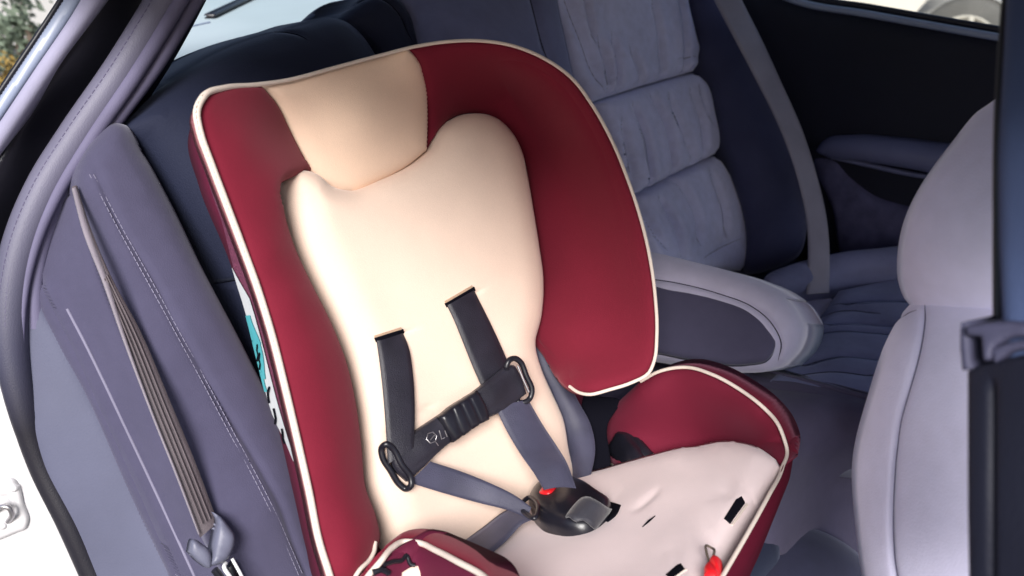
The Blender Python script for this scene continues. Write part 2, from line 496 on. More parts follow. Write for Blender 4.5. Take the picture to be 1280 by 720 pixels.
def glass_mat():
    m = bpy.data.materials.new('window_glass'); m.use_nodes = True; nt = m.node_tree
    for n in list(nt.nodes): nt.nodes.remove(n)
    o = nt.nodes.new('ShaderNodeOutputMaterial'); mx = nt.nodes.new('ShaderNodeMixShader')
    t = nt.nodes.new('ShaderNodeBsdfTransparent'); g = nt.nodes.new('ShaderNodeBsdfGlossy')
    t.inputs['Color'].default_value = (.93, .97, .96, 1); g.inputs['Roughness'].default_value = .02
    fr = nt.nodes.new('ShaderNodeFresnel'); fr.inputs['IOR'].default_value = 1.45
    nt.links.new(fr.outputs[0], mx.inputs[0]); nt.links.new(t.outputs[0], mx.inputs[1]); nt.links.new(g.outputs[0], mx.inputs[2])
    nt.links.new(mx.outputs[0], o.inputs['Surface']); return m
M['glass'] = glass_mat()

def curve3(pts, step=.008):
    return cr([P(*p) for p in pts], step)

def lerp_edge(pts, n):
    c = np.array(cr(pts, 4)); return c[np.linspace(0, len(c)-1, n).astype(int)]

# =================================================================== CHILD CAR SEAT
seat = thing('child_car_seat', 'crimson and cream child car seat with black harness standing on the rear seat', 'child seat', tuple(JP-Z*.02))

RIM = at(cb, [(418, 740, .075), (412, 718, .075), (400, 680, .075), (386, 612, .078), (372, 550, .08), (356, 482, .08), (339, 415, .08), (322, 360, .08),
    (300, 300, .082), (280, 247, .085), (263, 202, .088), (250, 165, .09), (246, 140, .09), (255, 120, .085), (280, 110, .07), (320, 106, .05), (360, 100, .038),
    (420, 84, .03), (480, 68, .035), (520, 58, .048), (560, 52, .065), (600, 51, .085), (640, 57, .105), (680, 73, .125), (715, 98, .14), (740, 131, .15),
    (765, 176, .155), (785, 225, .158), (800, 270, .16), (812, 320, .16), (819, 370, .158), (821, 420, .155), (818, 450, .15), (811, 466, .145),
    (790, 478, .13), (762, 487, .11), (738, 493, .09), (722, 490, .07), (712, 483, .055)])
RIMP = [p[:2] for p in RIM]
i_top = 16  # (360,100)

# shell behind the cover
mb = MB()
ins = [(425, 735), (412, 690), (396, 620), (375, 530), (345, 420), (310, 310), (272, 215), (258, 150), (268, 122), (320, 112), (420, 90), (520, 64), (600, 58), (670, 76), (725, 120), (770, 210), (800, 300), (812, 380), (812, 440), (790, 470), (735, 486), (725, 560), (700, 640), (600, 720), (500, 740)]
rimw = {p[:2]: p for p in RIM}
ctl = at(cb, [(425, 735, .03), (396, 620, .04), (345, 420, .04), (272, 215, .045), (268, 122, .03), (420, 90, .0), (600, 58, .04), (725, 120, .10), (800, 300, .12), (812, 440, .11), (735, 486, .03),
                (640, 300, -.09), (620, 150, -.06), (690, 230, -.03), (700, 380, -.03), (500, 300, -.07), (450, 180, -.06), (420, 350, -.06), (520, 500, -.07), (640, 500, -.08), (720, 520, -.03), (700, 640, -.03), (600, 720, -.04), (500, 740, -.03)])
mb.pad(ins, ctl, .0, 10, back=-NB*.055, step=14)
mb.build('shell', M['maroon'], seat)

# near wing (image left)
mb = MB()
innerL = [(345, 130), (360, 160), (377, 194), (389, 214), (372, 219), (352, 228), (354, 262), (364, 300), (386, 350), (411, 400), (431, 450), (443, 500), (451, 560), (456, 610), (470, 650), (474, 676), (462, 702), (446, 740)]
outl = [K(418, 740)]+RIMP[2:15]+[K(326, 107)]+innerL[:-1]+[K(446, 740)]
ctl = [p for p in RIM[:16]]+at(cb, [(345, 130, .03), (362, 165, .012), (389, 214, .0), (352, 228, .058), (364, 300, .058), (386, 350, .057), (411, 400, .055), (431, 450, .053), (443, 500, .052), (451, 560, .052), (456, 610, .052), (474, 676, .055), (446, 740, .05)])
rl = lerp_edge([p[:2] for p in RIM[1:13]][::-1], 9); il = lerp_edge([(352, 228)]+innerL[6:-1], 9)
for i_ in range(9):
    q = rl[i_]*.5+il[i_]*.5; ctl += at(cb, [(q[0], q[1], .080)])
mb.pad(outl, ctl, .006, 14, back=-NB*.02, step=7, nz=.0006, nzs=9)
mb.build('side_wing', M['red'], seat)

# far wing (image right)
mb = MB()
innerR = [(704, 474), (688, 446), (672, 424), (676, 350), (669, 290), (656, 212), (641, 172), (616, 149), (591, 143), (566, 147), (548, 163), (534, 184)]
outl = [K(511, 60)]+RIMP[19:34]+RIMP[34:38]+[K(712, 483)]+innerR[:-1]+[K(534, 186), (534, 140), (531, 100), (523, 76)]
ctl = RIM[18:]+at(cb, [(704, 474, .03), (672, 424, -.01), (676, 350, -.02), (669, 290, -.02), (656, 212, -.02), (616, 149, -.02), (566, 147, -.015), (534, 184, .0), (533, 110, .02),
      (640, 105, .03), (700, 165, .055), (740, 260, .08), (765, 360, .09), (760, 440, .09), (715, 420, .045), (715, 330, .035), (690, 240, .02)])
mb.pad(outl, ctl, .008, 14, back=-NB*.012, step=7, nz=.0015, nzs=12)
mb.build('side_wing', M['red'], seat)

# headrest panel
mb = MB()
outl = [K(327, 108), (360, 101), (420, 85), (480, 69), K(510, 61), (523, 76), (531, 100), (534, 140), K(533, 188), (511, 206), (471, 228), (430, 244), (405, 236), K(388, 216), (376, 192), (360, 160), (346, 131)]
ctl = at(cb, [(327, 108, .045), (360, 101, .036), (420, 85, .028), (480, 69, .033), (510, 61, .045), (531, 100, .02), (534, 140, .008), (533, 188, .004), (471, 228, .002), (430, 244, .0), (388, 216, .004), (360, 160, .016), (450, 150, .024)])
mb.pad(outl, ctl, .009, 24, back=-NB*.03, step=7, nz=.0015, nzs=10)
mb.build('headrest_panel', M['peach'], seat)

# back pad with two shoulder lobes
mb = MB()
outl = [(349, 228), (358, 217), (376, 214), (392, 219), (410, 234), (432, 239), (470, 226), (512, 205), (534, 187), (550, 161), (570, 146), (592, 142), (616, 148), (636, 166), (649, 190), (656, 220), (663, 260), (671, 310), (676, 350), (673, 400), (666, 430), (673, 460), (686, 490), (701, 525), (707, 560), (714, 600), (700, 640), (660, 670), (600, 705), (540, 720), (490, 690), (468, 652), (455, 610), (450, 560), (442, 500), (430, 450), (410, 400), (385, 350), (362, 300), (352, 260)]
ctl = at(cb, [(349, 228, .018), (430, 236, .004), (592, 142, .0), (671, 310, .0), (666, 430, .0), (707, 560, .0), (660, 670, .0), (540, 720, .004), (450, 560, .022), (430, 450, .022), (362, 300, .022), (385, 350, .022), (540, 400, .004), (500, 300, .004), (580, 560, .0)])
mb.pad(outl, ctl, .028, 42, back=-NB*.035, step=7, nz=.0025, nzs=9,
       creases=[([(500, 515), (530, 507)], 4, .003), ([(540, 560), (585, 545)], 6, .002), ([(472, 425), (502, 416)], 2.6, .004), ([(560, 381), (591, 364)], 2.6, .004), ([(470, 560), (472, 540), (478, 528)], 7, .004)])
mb.build('back_pad', M['cream'], seat)
bpad = mb
def bp(x, y, w=0): return bpad.on(x, y, w)      # a point riding on the pad's face

# side shell with mesh and sticker on the near outer side
mb = MB()
rim_l = at(cb, [(258, 205, .078), (268, 232, .076), (290, 283, .074), (314, 345, .072), (333, 408, .072), (350, 472, .072), (367, 540, .072), (383, 612, .07), (398, 684, .068), (414, 740, .066)])
mid_l = at(cb, [(256, 212, .03), (263, 236, .02), (279, 284, .0), (293, 340, -.01), (309, 392, -.02), (324, 452, -.02), (341, 515, -.02), (363, 565, -.01), (388, 640, .0), (408, 740, .02)])
bak_l = [(x+14, y+2, d+.10) for x, y, d in mid_l]
rows = []
for k in (rim_l, mid_l, bak_l): rows.append(np.array(cr([P(*p) for p in k], .008)))
n = 60
def rsn(c, n=n):
    t = np.concatenate([[0], np.cumsum(np.linalg.norm(np.diff(c, axis=0), axis=1))]); t /= t[-1]
    q = np.linspace(0, 1, n); return np.stack([np.interp(q, t, c[:, i]) for i in range(3)], 1)
rows = [rsn(c) for c in rows]
full = []
for q in np.linspace(0, 1, 7): full.append(rows[0]*(1-q)+rows[1]*q)
for q in np.linspace(0.15, 1, 6): full.append(rows[1]*(1-q)+rows[2]*q)
mb.grid(full)
sh = mb.build('side_cover', M['mesh'], seat)
mb = MB()
# sticker surveyed on the same skin, 2 mm proud
def skin(a, b):      # a along 0..1 , b across 0..1 between rim and mid row
    i = a*(n-1); i0 = int(min(n-2, i)); t = i-i0
    p = lambda r: rows[r][i0]*(1-t)+rows[r][i0+1]*t
    q = p(0)*(1-b)+p(1)*b
    tn = rows[0][i0+1]-rows[0][i0]; nn = np.cross(tn, p(1)-p(0)); nn /= np.linalg.norm(nn)
    if nn @ (q-CAM) > 0: nn = -nn
    return q, nn
def sheet(a0, a1, b0, b1, off, mi, wob=0):
    rr = []
    for i in range(13):
        a = a0+(a1-a0)*i/12; row = []
        for j in range(5):
            b = b0(a)+(b1(a)-b0(a))*j/4
            q, nn = skin(a, b); row.append(q+nn*off)
        rr.append(row)
    mb.grid(rr, mi)
ls = lambda a: min(1, max(0, (a-.235)/.08))
b_in = lambda a: .98-.55*ls(a)+(max(0, a-.6)*1.6)
sheet(.235, .70, b_in, lambda a: .995, .0015, 0)
for (a0, a1, bb) in ((.35, .42, .55), (.40, .50, .60), (.45, .53, .72)):
    sheet(a0, a1, lambda a, bb=bb: min(.96, bb+.12*math.sin(a*40)), lambda a: .985, .0025, 1)
for a0 in (.42, .44, .52, .57, .62):
    pts = [skin(a0+.012*k, min(.97, .62+.09*k+.05*math.sin(a0*300+k*2)))for k in range(4)]
    mb.tube([q+nn*.003 for q, nn in pts], .0012, 5, 2)
mb.build('sticker', [M['stickw'], M['stickt'], M['slot']], sh)

# piping of the back cover
mb = MB()
fr = []
for x, y, d in RIM: fr.append(P(x, y, d-.007))
fc_ = cr(fr, .006); mb.tube(fc_, [.0034 if k < len(fc_)*.33 else max(.0020, .0032-(k-len(fc_)*.33)*.00006) for k in range(len(fc_))], 8)
mb.dashes([q-F*.0036+U*.0012 for q in cr(fr[:14], .004)], .0008, .003, .002, 0)
mb.build('piping', M['piping'], seat)

# ---- base: seat pad
mb = MB()
outl = [(760, 590), (775, 586), (820, 573), (860, 563), (890, 557), (920, 557), (950, 565), K(977, 584), (955, 626), (926, 676), (898, 727), K(880, 775), K(650, 800), (600, 740), (575, 690), (610, 672), (650, 650), (690, 622), (722, 600)]
ctl = at(cs, [(775, 586, .0), (860, 563, .012), (920, 557, .015), (977, 584, .01), (926, 676, .0), (880, 775, .0), (650, 800, .0), (575, 690, .0), (690, 622, .0), (800, 660, .0), (860, 640, .0), (722, 600, .0)])
mb.pad(outl, ctl, .022, 30, back=-NS*.012, step=7, nz=.0035, nzs=12,
       creases=[([(792, 665), (812, 650), (834, 629)], 4, .003), ([(905, 652), (928, 624)], 9, .003), ([(842, 722), (856, 704)], 9, .003),
                ([(886, 690), (888, 720)], 12, .004), ([(770, 640), (750, 668), (700, 668), (665, 652)], 9, .006), ([(870, 560), (900, 590), (930, 640)], 14, .003)])
spad = mb
mb.build('seat_pad', M['pink'], seat)

# seat base under the pad
mb = MB()
c0 = JP+H*.14-Z*.075
outl = [(600, 690), (720, 605), (860, 575), (930, 575), (955, 600), (910, 690), (870, 775), (650, 790)]
mb.pad(outl, at(cs, [(600, 690, -.03), (720, 605, -.03), (860, 566, -.03), (972, 590, -.03), (890, 775, -.03), (650, 790, -.03)]), 0, 10, back=-Z*.075, step=16)
mb.build('base', M['maroon'], seat)

# far arm (inner wall) with piping and outer skirt
ARM = [(800, 477), (822, 465), (855, 459), (890, 468), (925, 487), (955, 510), (974, 533), (983, 558), (978, 584)]
lat = plane(-L, P(*cs(860, 563, 0)))
ctl_arm = at(lat, [(800, 477, .03), (822, 465, .015), (855, 459, .0), (890, 468, .0), (925, 487, .0), (955, 510, .005)])+at(cs, [(983, 558, .015), (978, 584, .01), (950, 565, .0), (920, 557, .0), (890, 557, -.0), (860, 563, -.0), (820, 573, -.0), (775, 586, -.0)])+at(lat, [(750, 572, -.0), (738, 548, .0), (770, 506, .02)])
mb = MB()
outl = [K(800, 477)]+ARM[1:-1]+[K(979, 584), (950, 572), (920, 564), (890, 564), (860, 570), (820, 580), K(775, 588), (750, 571), (738, 553), (745, 530), (770, 505)]
mb.pad(outl, ctl_arm, .012, 22, back=L*.03, step=7, nz=.0015, nzs=12)
armf, _ = mb.last
farm = mb
mb.build('side_arm', M['red_shaded'], seat)
# near arm
NA = [(446, 735), (466, 704), (486, 682), (505, 668), (530, 664), (560, 671), (590, 684), (622, 704), (652, 728), (690, 770)]
latn = plane(-L, JP-L*.22)
ctl_na = at(cb, [(446, 735, .09), (470, 700, .10), (490, 690, .11)])+at(cs, [(530, 664, .075), (590, 684, .07), (652, 728, .06), (690, 770, .05), (520, 690, .085), (575, 715, .085), (620, 750, .08)])
mb = MB()
mb.pad([K(440, 740), (466, 704), (486, 682), (505, 668), (530, 664), (560, 671), (590, 684), (622, 704), (652, 728), K(690, 770), K(620, 790), (600, 722), (570, 703), (545, 692), (520, 682), (505, 681), (490, 689), (472, 706), K(450, 745)], ctl_na, .008, 14, back=-Z*.05+L*.01, step=6)
naf, _ = mb.last
mb.build('side_arm', M['red'], seat, label='near crimson side arm at the bottom of the photo')
mb = MB()
fl = [K(448, 748), (474, 706), (491, 688), (505, 680), (520, 681), (545, 691), (572, 704), (604, 722), K(632, 800), K(448, 800)]
dn = [(x, y, float(naf([x], [y])[0])) for x, y in [(474, 706), (491, 688), (520, 681), (545, 691), (572, 704), (604, 722)]]
mb.pad(fl, dn+[(460, 790, dn[0][2]+.02), (540, 790, dn[2][2]+.02), (632, 800, dn[5][2]+.02)], .006, 14, back=L*.03, step=6, nz=.002, nzs=20)
sidef, _ = mb.last
sk = mb.build('side_skirt', M['maroon'], seat)
mb = MB()
def sd(x, y, o=-.008): return P(x, y, float(sidef([x], [y])[0])+o)
mb.tube(cr([sd(480, 706), sd(492, 702), sd(503, 700), sd(508, 694), sd(514, 706), sd(519, 707)], .002), .0022, 6)
mb.tube(cr([sd(466, 716), sd(476, 712), sd(486, 716)], .002), .003, 6)
mb.build('hook', M['blackpl'], sk)
mb = MB()
mb.pad([K(502, 716), (512, 710), K(524, 708), (531, 720), K(536, 740), K(500, 740)], [(x, y, float(sidef([x], [y])[0])-.007) for x, y in [(502, 712), (524, 708), (536, 740), (500, 740)]], .003, 8, back=L*.004, step=4)
mb.build('tag', M['cream'], sk)
# arm pipings
mb = MB()
pts = [P(x, y, float(armf([x], [y])[0])-.008) for x, y in ARM]
pts += [P(*cs(x, y, .022)) for x, y in [(961, 619), (932, 671), (901, 724), (880, 760)]]
mb.tube(cr(pts, .006), .0022, 8)
mb.build('piping', M['piping'], seat)
mb = MB()
pts = [P(x, y, float(armf([x], [y])[0])-.01) for x, y in [(741, 533), (738, 549), (741, 560), (752, 571), (764, 579), (776, 588)]]
mb.tube(cr(pts, .004), .0024, 8)
mb.build('piping', M['piping'], seat)
mb = MB()
pts = [P(x, y, float(naf([x], [y])[0])-.009) for x, y in [(448, 740), (458, 723), (474, 704), (491, 684), (505, 677), (520, 678), (545, 688), (572, 702), (604, 720), (625, 745)]]
mb.tube(cr(pts, .004), .0029, 8)
mb.build('piping', M['piping'], seat)
mb = MB()
pts = at(cb, [(437, 733, .085), (450, 712, .085), (462, 700, .08), (468, 688, .075), (469, 678, .07)])
mb.tube(cr([P(*p) for p in pts], .004), .0022, 8)
mb.build('piping', M['piping'], seat)
# outer skirt of the far arm
mb = MB()
top = [P(x, y, float(armf([x], [y])[0])-.002) for x, y in ARM[1:-1]]+[P(*cs(x, y, .016)) for x, y in [(978, 584), (961, 619), (932, 671), (901, 724), (880, 760)]]
out = [P(x, y, float(armf([x], [y])[0])+.03) for x, y in [(821, 469), (853, 464), (887, 473), (921, 492), (952, 516)]]+[P(978, 536, float(armf([974], [533])[0])+.02), P(990, 562, float(armf([983], [558])[0])+.012)]
out += [P(x, y, cs(x, y, 0)[2]+.012) for x, y in [(989, 588), (975, 626), (951, 676), (925, 724), (905, 764)]]
bot = [q-Z*.11+H*(-.02) for q in out]
a = rsn(np.array(cr(top, .006))); b = rsn(np.array(cr(out, .006))); c = rsn(np.array(cr(bot, .006)))
rows2 = [a]
for q in (.35, .7, 1): rows2.append(a+(b-a)*q-F*.004*math.sin(q*PI))
for q in (.3, .65, 1): rows2.append(b+(c-b)*q)
mb.grid(rows2)
mb.build('side_skirt', M['skirt'], seat)
# dark gap lining and bracket
mb = MB()
outl = [(662, 420), (690, 446), (716, 484), (745, 495), (775, 500), (760, 530), (760, 590), (715, 612), (690, 600), (680, 500)]
mb.pad(outl, at(cb, [(662, 420, -.035), (716, 484, -.02), (775, 500, .02), (760, 590, .03), (715, 612, .0), (690, 540, -.035)]), .0, 10, back=-NB*.01, step=8)
mb.build('inner_shell', M['slot'], seat)
mb = MB()
mb.pad([K(756, 562), (764, 552), (773, 540), (780, 541), (790, 552), (802, 566), K(814, 579), K(790, 584), (770, 576)], [(x, y, float((farm.on(x, y, .002)-CAM)@F)) for x, y in [(760, 562), (774, 542), (806, 575), (790, 578), (785, 560)]], .005, 8, back=L*.015, step=4)
mb.build('belt_guide', M['blackpl'], seat)

# ---- harness
mb = MB()
mb.ribbon([bp(471, 426, .0005), bp(473, 440, .003), bp(478, 480, .006), bp(482, 525, .008), bp(486, 580, .012)], [bp(503, 416, .0005), bp(509, 430, .003), bp(516, 470, .006), bp(518, 510, .008), bp(517, 560, .012)], bow=.0012)
mb.build('shoulder_strap', M['webbing'], seat)
mb = MB()
mb.ribbon([bp(559, 382, .0005), bp(566, 396, .003), bp(578, 425, .006), bp(592, 460, .008), bp(610, 500, .012)], [bp(592, 363, .0005), bp(599, 377, .003), bp(613, 405, .006), bp(629, 440, .008), bp(645, 480, .012)], bow=.0012)
mb.build('shoulder_strap', M['webbing'], seat)
for a, b in (((469, 426), (504, 415)), ((557, 383), (593, 362))):
    mb = MB()
    mb.tube([bp(a[0]*(1-t)+b[0]*t, a[1]*(1-t)+b[1]*t, -.0004) for t in np.linspace(0, 1, 10)], .0018, 8)
    mb.tube([bp(a[0]*(1-t)+b[0]*t-1.5, a[1]*(1-t)+b[1]*t-4.5, .0002) for t in np.linspace(.02, .96, 10)], .0016, 8, 1)
    mb.tube([bp(a[0]*(1-t)+b[0]*t-.5, a[1]*(1-t)+b[1]*t-2.2, .0006) for t in np.linspace(0, 1, 10)], .0016, 8, 0)
    mb.build('strap_slot', [M['slot'], M['slotrim']], seat)
# chest clip
clip = MB()
co_ = [K(487, 566), (512, 545), (556, 515), (590, 492), K(630, 460), (640, 456), (652, 474), K(658, 492), (632, 512), (603, 526), (578, 542), (552, 562), (530, 583), K(510, 602), (496, 588)]
zc = lambda x, y, w: cb(x, y, .032+w)
clip.pad(co_, [zc(*(p.v if isinstance(p, Corner) else p), .016) for p in co_]+[zc(570, 530, .021), zc(530, 560, .02), zc(615, 495, .02)], .004, 7, back=-NB*.006, step=4,
         creases=[([(498, 562), (538, 533), (590, 499), (634, 467)], 1.8, .0012), ([(508, 590), (540, 565), (590, 524), (648, 488)], 1.8, .0008), ([(566, 517), (581, 543)], 2.2, .0028), ([(576, 510), (590, 536)], 2.2, .0028), ([(587, 502), (601, 530)], 2.2, .0028)])
ch = clip.build('chest_clip', M['webbing'], seat)
mb = MB()
q_ = [K(549, 521), (560, 511), (580, 498), K(596, 488), (606, 505), K(612, 524), (596, 533), (582, 543), K(567, 553), (557, 538)]
mb.pad(q_, [zc(p.v[0] if isinstance(p, Corner) else p[0], p.v[1] if isinstance(p, Corner) else p[1], .024) for p in q_]+[zc(580, 521, .026)], .005, 5, back=-NB*.006, step=4,
       creases=[([(562, 508), (578, 548)], 1.6, .002), ([(572, 502), (590, 540)], 1.6, .002), ([(583, 495), (601, 533)], 1.6, .002)])
mb.build('adjuster', M['blackpl'], ch)
mb = MB()
def rnd(corners, w, r=.0032, n=8):
    pts = [P(*zc(x, y, ww)) for x, y, ww in corners]
    q = cr(pts, .003, True); mb.tube(q, r, n, closed=True)
rnd([(477, 560, .014), (483, 555, .02), (490, 560, .02), (502, 581, .02), (514, 600, .02), (514, 607, .02), (507, 611, .014), (500, 606, .012), (488, 588, .012), (478, 571, .012)], 0, .0034)
mb.build('end_ring', M['blackpl'], ch)
mb = MB()
rnd([(633, 458, .020), (636, 451, .022), (644, 448, .022), (650, 452, .022), (658, 470, .022), (665, 489, .022), (663, 497, .020), (656, 503, .018), (648, 503, .014), (646, 494, .012), (640, 478, .012), (635, 466, .014)], 0, .0034)
mb.tube([P(*zc(x, y, w)) for x, y, w in [(647, 457, .0245), (654, 474, .0245), (661, 490, .0240)]], .0016, 6, 1)
mb.build('end_ring', [M['blackpl'], M['metal']], ch)
mb = MB()
for c in ([(538, 554), (533, 549), (535, 542), (541, 540), (546, 545), (544, 552), (538, 554)], [(538, 550), (543, 544)], [(545, 553), (548, 557)],
          [(549, 538), (552, 549), (556, 547)], [(556, 538), (559, 546)]):
    mb.tube([clip.on(x, y, .0004) for x, y in c], .0006, 5)
mb.build('clip_marking', M['metal'], ch)
# lower straps
bd = cs(690, 630, .05)[2]
def ds(x, y, t, w=.016): 
    a = zc(x, y, w)[2]; return (x, y, a*(1-t)+t*bd)
mb = MB()
mb.ribbon([ds(538, 577, 0), ds(575, 589, .2), ds(615, 605, .55), ds(645, 620, .85), ds(664, 634, 1)], [ds(511, 603, 0), ds(550, 615, .2), ds(600, 629, .55), ds(632, 637, .85), ds(660, 648, 1)], bow=.001)
mb.build('waist_strap', M['webblue'], seat)
mb = MB()
mb.ribbon([ds(620, 510, 0), ds(632, 535, .15), ds(650, 566, .45), ds(668, 592, .8), ds(680, 612, 1)], [ds(660, 500, 0), ds(676, 528, .15), ds(697, 560, .45), ds(710, 582, .8), ds(720, 610, 1)], bow=.0035, n=8)
mb.build('waist_strap', M['webblue'], seat)
mb = MB()
mb.ribbon([cs(655, 632, .045), cs(630, 640, .038), cs(606, 658, .03), cs(583, 675, .026), cs(565, 690, .0)], [cs(668, 648, .045), cs(652, 655, .038), cs(634, 674, .03), cs(613, 692, .026), cs(596, 706, .0)], bow=.001)
mb.build('hip_strap', M['webblue'], seat)
mb = MB()
mb.ribbon([cb(666, 424, -.02), cb(676, 462, -.012), cb(692, 500, -.01), cb(706, 540, -.005), cb(714, 580, .01), cb(716, 606, .02)], [cb(682, 426, -.02), cb(703, 462, -.005), cb(722, 500, .005), cb(738, 530, .015), cb(744, 560, .03), cb(738, 596, .04)], bow=.006, n=8)
mb.build('hip_strap', M['webblue'], seat)
# buckle
bk = MB()
bk.pad([(661, 628), (668, 612), (680, 603), (700, 600), (722, 602), (745, 616), (764, 632), (760, 648), (742, 662), (715, 664), (690, 657), (671, 644)],
       at(cs, [(661, 628, .038), (680, 603, .036), (722, 602, .034), (764, 632, .022), (742, 662, .022), (690, 657, .03), (671, 644, .036), (710, 632, .036)]), .011, 12, back=-NS*.025, step=4,
       creases=[([(692, 636), (706, 645)], 4, -.003)])
bo = bk.build('buckle', M['blackpl'], seat)
mb = MB()
rb_ = [(674, 615), (679, 608), (689, 603), (698, 603), (694, 610), (683, 617)]
def dep(q): return float((q-CAM)@F)
mb.pad(rb_, [(x, y, dep(bk.on(x, y, .001))) for x, y in rb_]+[(686, 610, dep(bk.on(686, 610, .0015)))], .002, 4, back=-NS*.006, step=2.5)
mb.build('release_button', M['redpl'], bo)
mb = MB()
mb.ribbon([cs(766, 634, .012), bk.on(757, 633, .006), bk.on(746, 626, .012), bk.on(736, 621, .013), bk.on(728, 622, .009), bk.on(724, 626, .001)], [cs(744, 663, .010), bk.on(739, 658, .007), bk.on(729, 651, .013), bk.on(719, 645, .014), bk.on(711, 644, .010), bk.on(707, 647, .001)], bow=.001, th=.002)
mb.build('crotch_strap', M['webgrey'], bo)
mb = MB()
for c in ([(653, 628), (660, 622), (668, 626), (672, 640), (668, 648), (660, 644)],):
    q = cr([P(*cs(x, y, .05)) for x, y in c], .003, True); mb.tube(q, .0026, 7, closed=True)
mb.build('buckle_tongue', M['blackpl'], bo)
mb = MB()
mb.pad([K(752, 626), (762, 627), K(776, 631), (772, 640), K(760, 652), (748, 650)], [(x, y, dep(spad.on(x, y, .0008))) for x, y in [(752, 626), (776, 631), (760, 652), (748, 650)]], .0003, 4, back=-NS*.004, step=4)
mb.build('strap_slot', M['slot'], seat)
# slots in the pad
def pslot(q, name='strap_slot'):
    mb = MB()
    mb.pad([K(*p) for p in q], [(x, y, dep(spad.on(x, y, .0006))) for x, y in q], .0003, 3, back=-NS*.004, step=4)
    o = mb.build(name, M['slot'], seat)
    a, b = q[1], q[2]
    mb = MB(); mb.tube([spad.on(a[0]+2, a[1]+1, .0), spad.on(b[0]+2, b[1]+1, .0)], .0013, 6)  # highlight on the slot's lower edge, painted as a pale line
    mb.build('slot_highlight', M['piping'], o)
pslot([(905, 648), (912, 653), (931, 627), (927, 620), (920, 624)])
pslot([(832, 718), (838, 724), (856, 711), (851, 704), (846, 706)])
mb = MB(); mb.tube([spad.on(x, y, .0) for x, y in [(803, 659), (811, 652), (819, 645)]], [.0006, .0016, .0006], 6)
mb.build('strap_slot', M['slot'], seat)
# red tab
mb = MB()
q = cr([P(*cs(x, y, w)) for x, y, w in [(887, 704, .026), (883, 690, .03), (884, 682, .03), (888, 684, .028), (892, 694, .03), (890, 704, .026)]], .002)
mb.tube(q, .0012, 6, 1)
mb.pad([K(880, 714), (886, 704), (893, 697), K(902, 701), (901, 712), K(896, 724), K(880, 726)], at(cs, [(880, 714, .026), (893, 697, .026), (902, 701, .026), (896, 724, .026), (880, 726, .026)]), .006, 6, back=-NS*.006, step=3, creases=[([(888, 706), (897, 716)], 2, .002)])
mb.build('adjuster_tab', [M['redpl'], M['bark']], seat)

# =================================================================== REAR BENCH SEAT
bench = thing('rear_seat', 'grey velour rear bench seat with pleated backrest panels behind the child seat', 'car seat', (-.75, 1.05, .35))
BK = np.array([-.10, 0, -.02])
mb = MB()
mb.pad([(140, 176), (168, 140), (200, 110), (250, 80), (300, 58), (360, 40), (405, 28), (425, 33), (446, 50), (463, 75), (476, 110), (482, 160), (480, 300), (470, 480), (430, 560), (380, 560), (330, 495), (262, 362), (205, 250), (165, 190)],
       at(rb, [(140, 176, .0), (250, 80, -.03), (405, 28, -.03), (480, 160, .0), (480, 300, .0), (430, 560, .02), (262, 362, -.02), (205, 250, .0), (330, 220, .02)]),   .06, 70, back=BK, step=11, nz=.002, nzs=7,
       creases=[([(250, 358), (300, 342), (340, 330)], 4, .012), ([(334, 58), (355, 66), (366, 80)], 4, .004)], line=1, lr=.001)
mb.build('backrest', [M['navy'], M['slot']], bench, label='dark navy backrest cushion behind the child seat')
mb = MB()
mb.pad([(412, 40), (432, 12), (462, -6), (490, -4), (510, 20), (524, 60), (535, 110), (530, 200), (490, 210), (478, 120), (462, 78), (445, 52)],
       at(rb, [(412, 40, -.04), (462, -6, -.03), (510, 20, -.02), (535, 110, .0), (490, 210, .0), (462, 78, -.03)]), .03, 30, back=BK, step=9,
       creases=[([(430, 14), (462, 2), (486, 20), (508, 62)], 3, .006)], line=1, lr=.001)
mb.build('center_backrest', [M['navy'], M['slot']], bench)
mb = MB()
mb.pad([(486, 4), (520, -12), (600, -26), (660, -30), (690, -30), (694, 10), (704, 60), (716, 110), (740, 180), (800, 330), (700, 330), (560, 200), (524, 60), (508, 24)],
       at(rb, [(486, 4, -.03), (600, -26, -.03), (690, -20, .0), (716, 110, .0), (800, 330, .02), (560, 200, .0), (600, 40, .03)]), .03, 30, back=BK, step=9, nz=.002,
       creases=[([(648, -20), (655, 25), (663, 60), (680, 100)], 4, .008)], line=1, lr=.0015)
mb.build('side_bolster', [M['navyvel'], M['seam']], bench)
def panel(name, outl, w, creases, m='velour', infl=.021, er=16):
    mb = MB()
    mb.pad(outl, at(rb, [(p.v[0] if isinstance(p, Corner) else p[0], p.v[1] if isinstance(p, Corner) else p[1], w) for p in outl]), infl, er, back=BK, step=4, creases=[(a, b*.9, c*1.7) for a, b, c in creases]+[([(x+o, y) for x, y in a], 5.0, -c*.55) for a, b, c in creases if c > .0055 for o in (-7, 7)], nz=.004, nzs=15, line=1, lr=.0006, lo=.0003)

    return mb.build(name, [M[m], M['seamsoft']], bench)
panel('pleated_panel', [(682, -30), (760, -36), (850, -30), (858, 10), (866, 40), (872, 78), K(866, 89), (800, 108), K(738, 128), (716, 95), (700, 50)], .0,
      [([(736, 48), (748, 80), (752, 118)], 4, .006), ([(754, 44), (762, 80), (763, 116)], 4, .006), ([(776, 60), (790, 90), (795, 105)], 3.5, .006), ([(718, -10), (728, 30), (734, 60)], 4, .006), ([(805, 0), (815, 50), (820, 98)], 4, .006), ([(838, -20), (846, 30), (850, 90)], 4, .006), ([(835, 78), (868, 72)], 8, .004), ([(690, -20), (720, 60), (745, 118)], 8, .006)])
